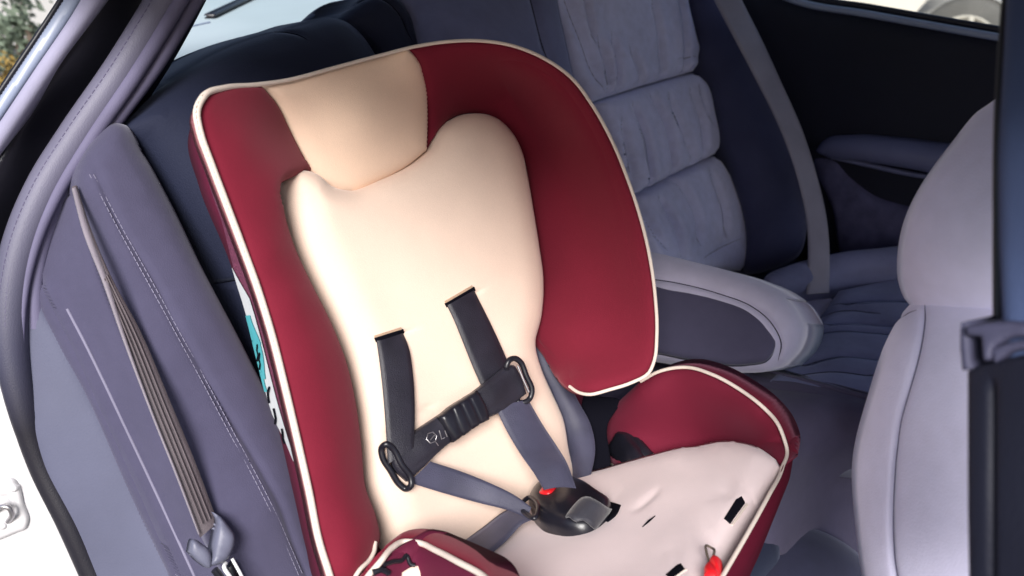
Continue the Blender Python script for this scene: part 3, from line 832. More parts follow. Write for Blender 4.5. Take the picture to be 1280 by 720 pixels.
panel('pleated_panel', [K(738, 130), (800, 111), K(866, 92), (879, 104), (891, 145), (896, 180), K(894, 192), (850, 213), K(788, 245), (765, 190)], .0,
      [([(780, 131), (798, 180), (806, 238)], 3.5, .010), ([(802, 120), (825, 165), (836, 226)], 3.5, .010), ([(852, 112), (866, 155), (872, 204)], 3, .008), ([(862, 108), (880, 160)], 3, .005), ([(765, 150), (785, 225)], 3, .006), ([(823, 118), (843, 165), (858, 210)], 3, .006)])
panel('pleated_panel', [K(788, 248), (850, 217), K(894, 196), (913, 226), (928, 270), (934, 320), K(926, 338), (870, 340), K(815, 335)], .0,
      [([(812, 245), (836, 290), (846, 330)], 3.5, .010), ([(838, 228), (858, 265), (866, 310)], 4, .009), ([(868, 325), (915, 300)], 5, .005), ([(795, 262), (822, 315)], 3, .006), ([(876, 212), (893, 255), (898, 300)], 3, .006)])
mb = MB()
mb.pad([(852, -30), (880, -34), (905, -10), (935, 60), (966, 120), (990, 175), (1005, 235), (1008, 290), (1000, 318), (975, 334), (932, 342), (932, 290), (915, 228), (896, 190), (890, 140), (874, 85), (862, 20)],
       at(rb, [(852, -30, -.01), (905, -10, .02), (966, 120, .06), (1005, 235, .09), (1000, 318, .11), (932, 342, .0), (915, 228, .0), (890, 140, .0), (862, 20, .0), (950, 220, .055)]), .05, 42, back=BK, step=8, nz=.003, nzs=10)
mb.build('side_bolster', M['navyside'], bench)
# far cushion
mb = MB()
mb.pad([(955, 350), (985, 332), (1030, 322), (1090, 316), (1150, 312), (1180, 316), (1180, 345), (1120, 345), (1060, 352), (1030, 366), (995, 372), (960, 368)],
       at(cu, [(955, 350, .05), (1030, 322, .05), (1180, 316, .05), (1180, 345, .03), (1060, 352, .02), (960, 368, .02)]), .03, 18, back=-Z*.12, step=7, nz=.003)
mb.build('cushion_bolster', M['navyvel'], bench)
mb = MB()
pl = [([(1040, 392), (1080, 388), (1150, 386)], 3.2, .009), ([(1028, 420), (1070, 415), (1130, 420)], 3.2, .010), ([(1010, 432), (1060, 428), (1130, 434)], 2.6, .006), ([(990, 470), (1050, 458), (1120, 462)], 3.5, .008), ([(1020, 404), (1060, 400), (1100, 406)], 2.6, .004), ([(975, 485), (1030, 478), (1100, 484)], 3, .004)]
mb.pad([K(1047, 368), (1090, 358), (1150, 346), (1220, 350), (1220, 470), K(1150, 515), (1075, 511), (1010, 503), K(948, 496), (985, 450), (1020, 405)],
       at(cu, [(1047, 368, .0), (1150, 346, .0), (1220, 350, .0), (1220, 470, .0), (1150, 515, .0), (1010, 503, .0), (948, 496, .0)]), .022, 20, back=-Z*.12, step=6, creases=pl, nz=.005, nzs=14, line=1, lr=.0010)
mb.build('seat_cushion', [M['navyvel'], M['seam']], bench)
mb = MB()
mb.pad([(925, 380), (960, 372), (1000, 372), (1044, 372), (1020, 404), (985, 448), (945, 498), (900, 500), (860, 470)],
       at(cu, [(925, 380, -.015), (1044, 372, -.015), (985, 448, -.015), (945, 498, -.015), (860, 470, -.02)]), .01, 14, back=-Z*.12, step=8)
mb.build('center_cushion', M['velour'], bench)
mb = MB()
fr1 = P(*cu(1000, 505, .02))
ctl = at(cu, [(940, 494, .004), (1010, 498, .004), (1085, 507, .004), (1150, 514, .004), (1010, 522, .006), (1085, 530, .006)])
fx = plane((1, 0, .25), P(*cu(1000, 512, .0)))
ctl += at(fx, [(940, 560, .01), (1010, 580, .01), (1085, 600, .01), (1000, 660, .0), (1090, 690, .0), (1150, 690, .0), (930, 640, .0)])
mb.pad([(905, 506), (945, 492), (1010, 496), (1078, 505), (1160, 512), (1170, 600), (1160, 700), (1060, 712), (960, 690), (915, 640), (895, 560)], ctl, .016, 12, back=np.array([-.2, 0, -.02]), step=8, nz=.0015, nzs=9)
mb.build('cushion_front', M['darkmauve'], bench)
# near cushion that carries the child seat
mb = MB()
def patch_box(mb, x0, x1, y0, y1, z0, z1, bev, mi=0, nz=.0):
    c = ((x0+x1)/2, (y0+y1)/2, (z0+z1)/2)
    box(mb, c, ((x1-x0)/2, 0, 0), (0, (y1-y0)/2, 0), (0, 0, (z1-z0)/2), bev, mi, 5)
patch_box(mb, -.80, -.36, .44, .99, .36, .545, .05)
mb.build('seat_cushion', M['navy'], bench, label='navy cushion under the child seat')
mb = MB()
patch_box(mb, -1.0, -.62, .46, 1.73, .24, .60, .03)
mb.build('seat_base', M['navy'], bench)
# armrest
armp = plane((.12, -.72, .70), P(900, 400, 1.27))
mb = MB()
outl = [(790, 312), (822, 318), (880, 332), (935, 348), (972, 365), (994, 385), (1004, 408), (999, 430), (982, 452), (958, 464), (930, 466), (880, 463), (835, 455), (790, 445)]
ctl = at(armp, [(x, y, 0) for x, y in outl])+at(armp, [(900, 350, .0), (900, 400, .0), (960, 390, .0), (850, 400, .0)])
mb.pad(outl, ctl, .035, 34, back=np.array([-.02, .13, -.06]), step=7, nz=.002, nzs=10,
       creases=[([(790, 355), (850, 363), (905, 377), (945, 393), (968, 413), (979, 436), (972, 458)], 3.0, .006)], line=1, lr=.001)
armr, _ = mb.last
ar = mb.build('armrest', [M['armvel'], M['seam']], bench)
mb = MB()
q_ = [(790, 362), (850, 369), (905, 383), (943, 399), (964, 418), (973, 438), (964, 456), (935, 463), (880, 459), (835, 450), (790, 440)]
mb.pad(q_, at(armp, [(x, y, .0) for x, y in q_]+[(880, 415, .0), (930, 430, .0)]), .006, 12, back=-armp.n*.01, step=6, nz=.001, lift=.031)
mb.build('side_panel', M['mauve'], ar)
# near side: seat edge bolsters
mb = MB()
outl = [(96, 210), (112, 180), (135, 158), (156, 160), (182, 200), (212, 255), (262, 362), (300, 432), (340, 512), (372, 590), (400, 690), (420, 770), (330, 790), (290, 740), (240, 640), (190, 510), (150, 400), (118, 300)]
ctl = at(rb, [(96, 210, .02), (135, 158, .01), (182, 200, .03), (262, 362, .045), (340, 512, .06), (400, 690, .07), (420, 770, .07), (290, 740, .05), (190, 510, .035), (118, 300, .02), (230, 400, .055), (320, 640, .08)])
mb.pad(outl, ctl, .03, 40, back=BK, step=9, nz=.004, nzs=8, creases=[([(108, 212), (150, 290), (190, 362), (250, 472), (330, 622), (378, 730)], 4, .004)])
bol = mb
def on(f, x, y, o): return P(x, y, float(f([x], [y])[0])-o)
st = cr([bol.on(x, y, .0002) for x, y in [(112, 218), (131, 254), (150, 290), (170, 326), (190, 362), (220, 417), (250, 472), (290, 547), (330, 622), (374, 720)]], .004)
mb.dashes(st, .0006, .005, .0015, 1)
st = cr([bol.on(x, y, .0002) for x, y in [(117, 218), (136, 253), (155, 289), (175, 325), (195, 361), (225, 416), (255, 471), (295, 546), (335, 621), (379, 719)]], .004)
mb.dashes(st, .0006, .005, .0015, 1)
mb.build('side_bolster', [M['mauve'], M['stitch_highlight']], bench, label='mauve grey seat edge panel with a double stitched seam, near the door')
trimf = tps([(18, 360, .965), (52, 300, .965), (56, 372, .965), (122, 490, .985), (226, 710, 1.02), (262, 790, 1.02), (150, 800, 1.03), (78, 640, .998), (28, 500, .975), (70, 520, .975)])
def tf(x, y, o): return (x, y, float(trimf([x], [y])[0])+o)
mb = MB()
outl = [(48, 372), (54, 320), (62, 262), (92, 244), (108, 285), (125, 340), (160, 430), (205, 540), (250, 650), (300, 770), (250, 800), (207, 710), (155, 600), (106, 490), (71, 425)]
ctl = at(rb, [(108, 285, .022), (160, 430, .036), (250, 650, .056), (300, 770, .06)])+[tf(62, 262, .012), tf(48, 372, -.002), tf(250, 800, -.007), tf(207, 710, -.007), tf(155, 600, -.007), tf(106, 490, -.007), tf(71, 425, -.007)]
mb.pad(outl, ctl, .004, 9, back=BK, step=7, nz=.0015, nzs=9, creases=[([(60, 345), (100, 424), (150, 528), (196, 626), (246, 735)], 4.5, -.006), ([(54, 350), (93, 428), (143, 532), (188, 630), (238, 740)], 3, .004)])
bol = mb
st = cr([bol.on(x, y, .0002) for x, y in [(94, 430), (119, 482), (144, 536), (189, 634), (226, 716)]], .004)
mb.dashes(st, .0007, .003, .003, 1)
st = cr([bol.on(x, y, .0008) for x, y in [(84, 386), (104, 424), (129, 475), (154, 528), (200, 626), (250, 735)]], .004)
mb.tube(st, .0018, 6, 2)  # pale line along the seam ridge, its highlight put into the colour
mb.build('side_bolster', [M['mauve'], M['stitch_highlight'], M['stitch_highlight']], bench, label='narrow mauve edge bolster with a raised seam and painted highlight next to the door pillar')

# =================================================================== SEAT BELTS
nb = thing('seat_belt', 'grey brown seat belt hanging twisted over the seat edge panel by the open door', 'seat belt', tuple(P(*rb(265, 690, .09))-Z*.05))
mb = MB()
mb.ribbon(at(rb, [(90, 236, .03), (104, 290, .05), (128, 352, .07), (152, 420, .075), (190, 520, .085), (222, 600, .095), (250, 672, .10)]),
          at(rb, [(96, 232, .035), (113, 285, .055), (136, 340, .075), (176, 415, .08), (212, 500, .09), (245, 580, .10), (272, 652, .105)]), th=.0015, bow=.002)
e0 = at(rb, [(90, 236, .036), (104, 290, .056), (128, 352, .076), (152, 420, .081), (190, 520, .091), (222, 600, .101), (248, 668, .106)])
e1 = at(rb, [(95, 234, .036), (112, 288, .056), (134, 348, .076), (156, 419, .081), (192, 519, .091), (224, 599, .101), (249, 667, .106)])
mb.ribbon(e0, e1, th=.002, mi=1, n=2)
for k_ in (.3, .5, .7):
    pts = [P(*[a+(b-a)*k_ for a, b in zip(p, q)]) for p, q in zip(at(rb, [(128, 352, .076), (152, 420, .0815), (190, 520, .0915), (222, 600, .1015), (246, 660, .1065)]), at(rb, [(136, 340, .078), (176, 415, .0835), (212, 500, .0935), (245, 580, .1035), (270, 644, .1085)]))]
    mb.tube(cr(pts, .01), .0010, 5, 2, squash=(rb.n, .5))
mb.build('webbing', [M['belt'], M['beltlt'], M['beltln']], nb)
mb = MB()
def rbp(x, y, w): return P(*rb(x, y, w))
mb.pad([K(236, 690), (242, 674), K(248, 676), (262, 688), K(266, 706), (262, 710), (250, 704)], at(rb, [(236, 690, .115), (248, 676, .12), (266, 706, .12), (250, 704, .118)]), .006, 8, back=-NB*.01, step=4)
mb.pad([K(262, 708), (264, 690), (268, 668), (270, 646), K(266, 640), (276, 646), K(288, 660), (293, 668), (290, 690), K(284, 700), (272, 706)], at(rb, [(262, 708, .12), (268, 668, .115), (266, 640, .11), (288, 660, .12), (290, 690, .122), (272, 706, .122)]), .008, 10, back=-NB*.012, step=4)
mb.build('buckle_tongue', M['greypl'], nb)
mb = MB()
mb.tube(cr([rbp(268, 712, .115), rbp(276, 722, .115), rbp(284, 740, .11)], .004), .004, 7)
mb.tube(cr([rbp(282, 704, .115), rbp(280, 708, .118), rbp(287, 720, .118), rbp(296, 740, .115)], .004), .0022, 7, 1)
mb.tube(cr([rbp(290, 698, .115), rbp(300, 716, .118), rbp(312, 740, .115)], .004), .0018, 7, 1)
mb.pad([K(284, 708), (290, 702), K(306, 730), K(312, 760), K(290, 760)], at(rb, [(284, 708, .10), (290, 702, .10), (306, 730, .10), (290, 760, .10)]), .003, 5, back=-NB*.005, step=5)
mb.build('latch', [M['blackpl'], M['stickw']], nb)
fb = thing('seat_belt', 'pale grey seat belt running down beside the far door to the seat corner', 'seat belt', tuple(P(1025, 330, 1.72)))
mb = MB()
mb.ribbon(at(rb, [(880, -30, .08), (893, 0, .10), (915, 42, .12), (940, 90, .13), (971, 152, .155), (995, 216, .175), (1008, 276, .185), (1010, 330, .19), (1008, 368, .19)]), at(rb, [(914, -30, .11), (927, 0, .13), (950, 46, .14), (974, 98, .155), (1003, 164, .18), (1022, 224, .195), (1034, 280, .21), (1037, 330, .215), (1036, 366, .215)]), th=.002, bow=.001, step=.01)
mb.build('webbing', M['beltfar'], fb)

# =================================================================== FAR DOOR
car = thing('car', 'white car with open rear doorway framing the cabin', 'car', (-.6, 1.05, .02))
mb = MB()
sill = [(960, -14), (1000, 0), (1080, 14), (1180, 31), (1260, 45), (1340, 60)]
mb.pad([K(900, -20), (945, -14), (1000, 1), (1080, 15), (1180, 32), (1260, 46), K(1360, 64), K(1360, 420), K(1040, 420), (1000, 330), (960, 160)],
       at(fd, [(900, -20, .0), (1000, 1, .0), (1180, 32, .0), (1360, 64, .0), (1360, 420, .0), (1040, 420, .0), (960, 160, .0), (1100, 120, .01)]), .02, 30, back=np.array([0, .05, 0]), step=16, nz=.001)
door = mb.build('door', M['doordark'], car, label='dark door with slate armrest on the far side of the cabin')
mb = MB()
pp = [P(*fd(x, y, .03)) for x, y in [(970, -8), (1000, 3), (1080, 17), (1180, 35), (1260, 49), (1350, 66)]]
mb.tube(cr(pp, .02), .0065, 8)
mb.build('window_trim', M['framebl'], door)
mb = MB()
mb.tube(cr([q+Z*.010+np.array([0, .02, 0]) for q in pp], .02), .006, 8)
mb.build('window_seal', M['rubber'], door)
mb = MB()
mb.pad([(1024, 182), (1032, 174), (1060, 171), (1110, 175), (1160, 181), (1220, 188), (1260, 196), (1260, 226), (1200, 220), (1140, 208), (1080, 198), (1040, 193)],
       at(fd, [(1024, 182, .02), (1060, 171, .05), (1160, 181, .06), (1260, 196, .06), (1260, 226, .05), (1140, 208, .05), (1040, 193, .02)]), .03, 14, back=np.array([0, .08, 0]), step=6)
mb.build('armrest', M['doorvin'], door)
mb = MB()
mb.pad([(1022, 196), (1042, 198), (1064, 222), (1090, 243), (1125, 256), (1180, 264), (1240, 270), (1240, 340), (1100, 340), (1060, 330), (1040, 260)],
       at(fd, [(1022, 196, .02), (1090, 243, .03), (1240, 270, .03), (1240, 340, .03), (1060, 330, .03)]), .012, 12, back=np.array([0, .03, 0]), step=9, nz=.002)
mb.build('door_pocket', M['carpet'], door)
mb = MB()
mb.tube(cr([P(*fd(x, y, .045)) for x, y in [(1040, 196), (1080, 205), (1130, 216), (1180, 224), (1240, 232)]], .02), .005, 7)
mb.build('pull_handle', M['doorvin'], door)
def quad_sheet(mb, a, b, c, d, n=6, mi=0, th=.004):
    a, b, c, d = map(lambda v: np.array(v, float), (a, b, c, d))
    rows = [[(a*(1-u)+b*u)*(1-v)+(d*(1-u)+c*u)*v for u in np.linspace(0, 1, n)] for v in np.linspace(0, 1, n)]
    mb.grid(rows, mi)
mb = MB()
za, zb = pp[0]+np.array([0, .03, 0]), pp[-1]+np.array([0, .03, 0])
quad_sheet(mb, za, zb, zb+np.array([0, -.13, .34]), za+np.array([.12, -.13, .30]))
mb.build('window_glass', M['glass'], door)

# =================================================================== FRONT SEAT
fs = thing('front_seat', 'light lilac velour front seat with rounded headrest seen from behind', 'car seat', (-.05, .72, .40))
fp = plane((-.35, -.80, .25), P(1150, 520, .80))
mb = MB()
ol = [(1150, 378), (1128, 405), (1102, 458), (1080, 525), (1068, 590), (1070, 650), (1080, 720), (1094, 790), (1200, 820), (1330, 800), (1360, 600), (1340, 440), (1290, 392), (1220, 372)]
ol = [(x+24 if x < 1250 else x, y) for x, y in ol]
mb.pad(ol, at(fp, [(1150, 378, -.06), (1128, 405, -.07), (1080, 525, -.07), (1068, 590, -.07), (1080, 720, -.07), (1094, 790, -.07), (1330, 800, .0), (1340, 440, -.03), (1220, 372, -.04), (1190, 560, .0), (1160, 460, -.01), (1180, 700, .0), (1120, 600, -.025)]), .05, 60, back=np.array([.06, .16, -.02]), step=9, nz=.004, nzs=9,
       creases=[([(1166, 392), (1155, 418), (1138, 450)], 4, .003), ([(1200, 416), (1194, 470), (1182, 530), (1177, 600), (1179, 680), (1186, 760), (1190, 840)], 3, .0035), ([(1140, 424), (1170, 420), (1192, 424)], 4, .003)], line=1, lr=.0006)
mb.build('backrest', [M['lightvel'], M['seamlt']], fs)
mb = MB()
hp = plane((-.30, -.85, .20), P(1190, 280, .80))
ol = [(1280, 104), (1258, 112), (1236, 128), (1210, 158), (1178, 204), (1146, 260), (1129, 308), (1126, 342), (1134, 368), (1150, 384), (1180, 396), (1220, 404), (1270, 402), (1320, 380), (1350, 280), (1330, 140)]
ol = [(x+26 if x < 1250 else x, y) for x, y in ol]
mb.pad(ol, at(hp, [(1280, 104, -.05), (1210, 158, -.05), (1146, 260, -.05), (1126, 342, -.05), (1150, 384, -.04), (1220, 404, -.03), (1320, 380, -.03), (1330, 140, -.05), (1200, 290, .01), (1250, 250, .01)]), .05, 55, back=np.array([.05, .10, -.01]), step=8, nz=.003, nzs=10, creases=[([(1205, 370), (1222, 392), (1240, 402)], 3, .003)], line=1, lr=.0006)
mb.build('headrest', [M['lightvel'], M['seamlt']], fs)
mb = MB()
for x in (1175, 1225):
    q = P(x, 398, .84); mb.tube([q+Z*.03, q, q-Z*.06], .006, 10)
mb.build('headrest_post', M['metal'], fs)

# =================================================================== CAR BODY
# --- door aperture weatherstrip
mb = MB()
sl = [(222, -30, .985), (205, 0, .985), (150, 90, .975), (95, 170, .965), (55, 235, .955), (28, 300, .95), (14, 370, .95), (14, 430, .955), (26, 500, .965), (52, 580, .985), (86, 650, 1.0), (122, 730, 1.02), (150, 790, 1.03)]
sl2 = [(x+6, y+4, d) for x, y, d in sl]
full = cr([P(*p) for p in sl], .008)
k = len(full); 
rad = [.0145 if i < k*.44 else max(.0118, .0145-(i-k*.44)/k*.02) for i in range(k)]
cut = int(k*.54)
mb.tube(full, [.0185]*cut+[max(.0140, .0185-i*.0003) for i in range(k-cut)], 14)
lip = [q+R_*.0155-U*.008-F*.004 for q in full[:int(k*.56)]]
mb.tube(lip, [.0085*min(1.0, (len(lip)-i_)/40.0)**.5 for i_ in range(len(lip))], 10, 2)
mb.dashes([q-F*.0182-R_*.002+U*.0015 for q in full[2:cut]], .0007, .005, .002, 1)
mb.dashes([q-F*.0172+R_*.0045-U*.003 for q in full[2:cut]], .0005, .005, .002, 1)
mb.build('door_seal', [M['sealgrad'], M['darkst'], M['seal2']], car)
mb = MB()
s2 = [(262, -30, 1.0), (244, 0, 1.0), (196, 80, .99), (148, 145, .98), (105, 200, .972), (72, 255, .965), (52, 310, .96), (44, 360, .96), (46, 410, .965)]
mb.tube(cr([P(*p) for p in s2], .008), .0085, 10)
mb.build('pillar_trim_edge', M['seal2'], car)
mb = MB()
mb.pad([(18, 360), (36, 330), (52, 300), (60, 330), (56, 372), (84, 424), (122, 490), (174, 600), (226, 710), (262, 790), (150, 800), (112, 720), (78, 640), (48, 570), (28, 500), (18, 430)],
       [(18, 360, .965), (52, 300, .965), (56, 372, .965), (122, 490, .985), (226, 710, 1.02), (262, 790, 1.02), (150, 800, 1.03), (78, 640, .998), (28, 500, .975), (70, 520, .975)], .011, 20, back=np.array([-.06, .03, 0]), step=6, nz=.001)
mb.build('pillar_trim', M['trimblue'], car)
mb = MB()
mb.pad([K(258, -34), (235, 20), (190, 90), (140, 158), (104, 208), (70, 260), (48, 320), (44, 380), K(70, 410), (112, 290), (160, 170), (225, 62), K(276, -34)], [(258, -34, 1.02), (190, 90, 1.01), (104, 208, 1.0), (44, 380, .99), (70, 410, 1.05), (125, 260, 1.06), (228, 60, 1.07), (280, -34, 1.06)], .0, 8, back=None, step=10)
mb.build('pillar_lining', M['frameblk'], car)
# black shut face, frame strips, window
mb = MB()
mb.pad([K(122, -34), (112, 10), (70, 80), (35, 136), (0, 196), K(-60, 300), K(-60, 420), (0, 330), (30, 262), (70, 196), (125, 108), (190, 6), K(214, -34)],
       [(122, -34, .95), (70, 80, .94), (0, 196, .93), (-60, 300, .92), (-60, 420, .97), (0, 330, .985), (70, 196, 1.0), (190, 6, 1.02), (60, 160, .985)], .004, 10, back=np.array([-.03, .02, 0]), step=8)
mb.build('door_frame', M['frameblk'], car)
def strip(name, a, b, da, m, infl=.006, er=8):
    mb = MB()
    ol = [K(*a[0])]+list(a[1:-1])+[K(*a[-1]), K(*b[-1])]+list(b[-2:0:-1])+[K(*b[0])]
    mb.pad(ol, [(x, y, d) for (x, y), d in zip(a, da)]+[(x, y, d+.004) for (x, y), d in zip(b, da)], infl, er, back=np.array([-.02, .02, 0]), step=5)
    return mb.build(name, M[m], car)
dl = [.948, .944, .932, .92]
strip('frame_edge', [(112, -20), (100, 2), (40, 92), (-40, 212)], [(142, -20), (128, 2), (66, 92), (-40, 252)], dl, 'seal', .008, 12)
strip('window_frame', [(92, -20), (78, 2), (20, 90), (-40, 178)], [(113, -20), (101, 2), (42, 90), (-40, 210)], [.956, .951, .939, .928], 'framebl', .004, 6)
strip('window_seal', [(84, -20), (70, 2), (10, 92), (-40, 166)], [(93, -20), (79, 2), (20, 92), (-40, 180)], [.952, .947, .935, .924], 'frameblk', .003, 4)
# white jamb with the striker
mb = MB()
mb.pad([K(-80, 400), (0, 420), (8, 455), (24, 520), (50, 590), (84, 660), (118, 730), K(150, 800), K(-80, 820)],
       [(-80, 400, 1.0), (8, 455, .985), (50, 590, 1.005), (118, 730, 1.04), (150, 800, 1.06), (-80, 820, 1.0), (-80, 600, .98), (0, 640, 1.0)], .004, 12, back=np.array([-.05, .03, 0]), step=9)
jf, _ = mb.last
jb = mb.build('jamb_panel', M['paint'], car)
def jp(x, y, o): return P(x, y, float(jf([x], [y])[0])-o)
mb = MB()
mb.pad([K(-14, 604), (0, 602), (18, 600), (23, 606), (30, 630), (36, 652), (33, 660), (20, 666), K(-14, 680)], [(x, y, float(jf([x], [y])[0])-.006) for x, y in [(-14, 604), (18, 600), (36, 652), (-14, 680), (8, 640)]], .004, 6, back=np.array([-.01, .006, 0]), step=4,
       creases=[([(-6, 622), (10, 620), (20, 640), (16, 654)], 3, .003)])
sk2 = mb.build('door_striker', M['paint'], jb)
mb = MB()
mb.tube(cr([jp(-6, 640, .010), jp(2, 633, .020), jp(10, 634, .022), jp(15, 643, .018), jp(10, 652, .010)], .003), .003, 8)
mb.build('striker_loop', M['metal'], sk2)
for x, y in ((18, 610), (4, 657)):
    mb = MB()
    q = jp(x, y, .009); mb.tube([q+F*.006, q-F*.0025, q-F*.003], [.004, .004, .002], 10)
    mb.build('screw', M['paint'], sk2)
# parcel shelf, rear window
mb = MB()
sy0, sy1 = .68, 1.72
zs = 1.085
pl_ = [(-1.10, .58), (-2.05, 1.04), (-2.05, sy1), (-1.10, sy1)]
mb.add([(x, y, zs) for x, y in pl_]+[(x, y, zs-.02) for x, y in pl_], [(0, 1, 2, 3), (7, 6, 5, 4)]+[(i, i+4, (i+1) % 4+4, (i+1) % 4) for i in range(4)], 0, True)
mb.build('parcel_shelf', M['shelf'], car)
mb = MB()
shp = plane((0, 0, 1), (0, 0, zs+.004))
a, b = P(*shp(262, 21)), P(*shp(300, 3)); b = b+(b-a)*.8
box(mb, (a+b)/2, (b-a)/2, np.cross(Z, (b-a)/np.linalg.norm(b-a))*.012, Z*.006, .004)
mb.build('shelf_vent', M['rubber'], car)
mb = MB()
a, b = P(*shp(190, 42)), P(*shp(262, 26))
mb.tube([a-Z*.003, b-Z*.003], .0022, 6)
mb.build('shelf_seam', M['framebl'], car)
mb = MB()
rows = [[np.array([-2.04+.86*v, (1.04-.4*v)+(sy1-1.04+.4*v)*u, zs+.006+.21*v+.04*math.sin(PI*v)]) for u in np.linspace(0, 1, 12)] for v in np.linspace(0, 1, 8)]
mb.grid(rows); mb.build('rear_window', M['glass'], car)
# roof; unseen near edge juts past the doorway, added to shade the seat edge
mb = MB()
rows = []
for u in np.linspace(0, 1, 16):
    x = -1.14+1.9*u
    rows.append([np.array([x, (.29+.07*min(1, max(0, (x+.5)/.5)))+(1.70-.29-.07*min(1, max(0, (x+.5)/.5)))*v, 1.322+.06*math.sin(PI*v)+.02*math.sin(PI*u)]) for v in np.linspace(0, 1, 16)])
mb.grid(rows); 
rows2 = [[q+np.array([0, 0, .035]) for q in r] for r in rows]
mb.grid(rows2, 1)
mb.grid([[r[0] for r in rows], [r[0] for r in rows2]], 1); mb.grid([[r[-1] for r in rows], [r[-1] for r in rows2]], 1)
mb.grid([rows[0], rows2[0]], 1); mb.grid([rows[-1], rows2[-1]], 1)
mb.build('roof', [M['liner'], M['paint']], car)
# floor, tunnel, far side sill, rear bulkhead
mb = MB()
patch_box(mb, -1.15, .70, .36, 1.80, .16, .22, .02)
mb.build('floor', M['carpet'], car)
mb = MB()
patch_box(mb, -1.20, -1.10, .42, 1.80, .20, 1.06, .02)
mb.build('rear_bulkhead', M['carpet'], car)
mb = MB()
tf = plane((.25, -.15, 1), P(990, 700, 1.28))
mb.pad([(900, 720), (930, 675), (960, 656), (1000, 660), (1040, 674), (1070, 695), (1095, 730), (1120, 800), (900, 800)], at(tf, [(900, 720, -.03), (960, 656, -.0), (1040, 674, -.0), (1095, 730, -.03), (1120, 800, -.03), (990, 740, .02), (900, 800, -.02)]), .03, 40, back=-Z*.25, step=9, nz=.003)
mb.build('floor_tunnel', M['navymid'], car)
# door pillar at the right edge
mb = MB()
pw = lambda x, y, d: P(x, y, d)
mb.pad([K(1262, -40), (1258, 60), (1254, 160), (1253, 300), (1256, 420), K(1258, 470), K(1420, 470), K(1420, -40)], [(1262, -40, .52), (1253, 300, .50), (1258, 470, .49), (1420, 470, .44), (1420, -40, .46), (1300, 200, .47)], .010, 26, back=np.array([.01, .05, 0]), step=9)
pil = mb.build('door_pillar', M['pillar'], car)
mb = MB()
mb.tube(cr([P(x, y, d) for x, y, d in [(1262, -40, .535), (1254, 60, .53), (1249, 160, .525), (1248, 300, .52), (1248, 400, .515)]], .02), .0032, 8)
mb.build('pillar_seal', M['frameblk'], pil)
mb = MB()
mb.pad([K(1212, 462), (1228, 456), (1262, 448), K(1300, 440), K(1420, 440), K(1420, 820), K(1214, 820), (1212, 640)], [(1212, 462, .50), (1300, 440, .46), (1420, 440, .43), (1420, 820, .43), (1214, 820, .50), (1260, 640, .47)], .004, 8, back=np.array([.02, .05, 0]), step=9, creases=[([(1246, 470), (1244, 820)], 4, .003)])
mb.build('lower_trim', M['doordark'], pil)
mb = MB()
def bx(pts, d, r=.0035): mb.tube(cr([P(x, y, dd) for (x, y), dd in zip(pts, d)], .004), r, 8)
mb.pad([K(1202, 404), (1207, 402), K(1209, 405), (1210, 430), K(1214, 462), K(1204, 463), (1202, 440)], [(1202, 404, .505), (1209, 405, .50), (1214, 462, .495), (1204, 463, .50)], .002, 3, back=np.array([.01, .02, 0]), step=3)
mb.pad([K(1209, 407), (1230, 404), K(1262, 402), K(1290, 404), K(1290, 422), (1262, 424), K(1244, 434), (1238, 450), K(1230, 452), K(1228, 422), K(1209, 420)], [(1209, 407, .498), (1262, 402, .48), (1290, 404, .47), (1290, 422, .47), (1230, 452, .485), (1209, 420, .498)], .003, 5, back=np.array([.01, .02, 0]), step=4)
mb.pad([K(1240, 436), (1262, 428), K(1292, 424), K(1292, 436), (1264, 442), K(1244, 456)], [(1240, 436, .485), (1292, 424, .468), (1292, 436, .468), (1244, 456, .482)], .003, 4, back=np.array([.01, .02, 0]), step=4)
mb.build('hinge_bracket', M['bracket'], pil)
mb = MB()
patch_box(mb, -2.1, -.45, 1.80, 1.85, .20, 1.08, .015)
mb.build('quarter_panel', M['doordark'], car)
# near sill (below the doorway)
mb = MB()
patch_box(mb, -1.0, .9, .20, .34, .14, .34, .03)
mb.build('door_sill', M['paint'], car)

# =================================================================== OUTSIDE
g = MB()
S = 400.0
g.grid([[np.array([x, y, 0.0]) for x in np.linspace(-S, S, 9)] for y in np.linspace(-S, S, 9)])
go = g.build('ground', M['road']); go['kind'] = 'structure'
g = MB()
vs = [(-60, 2.9), (60, 2.9), (60, 60), (-60, 60)]
g.add([(x, y, .006) for x, y in vs], [(0, 1, 2, 3)], 0, True)
po = g.build('pavement', M['asphalt']); po['kind'] = 'structure'


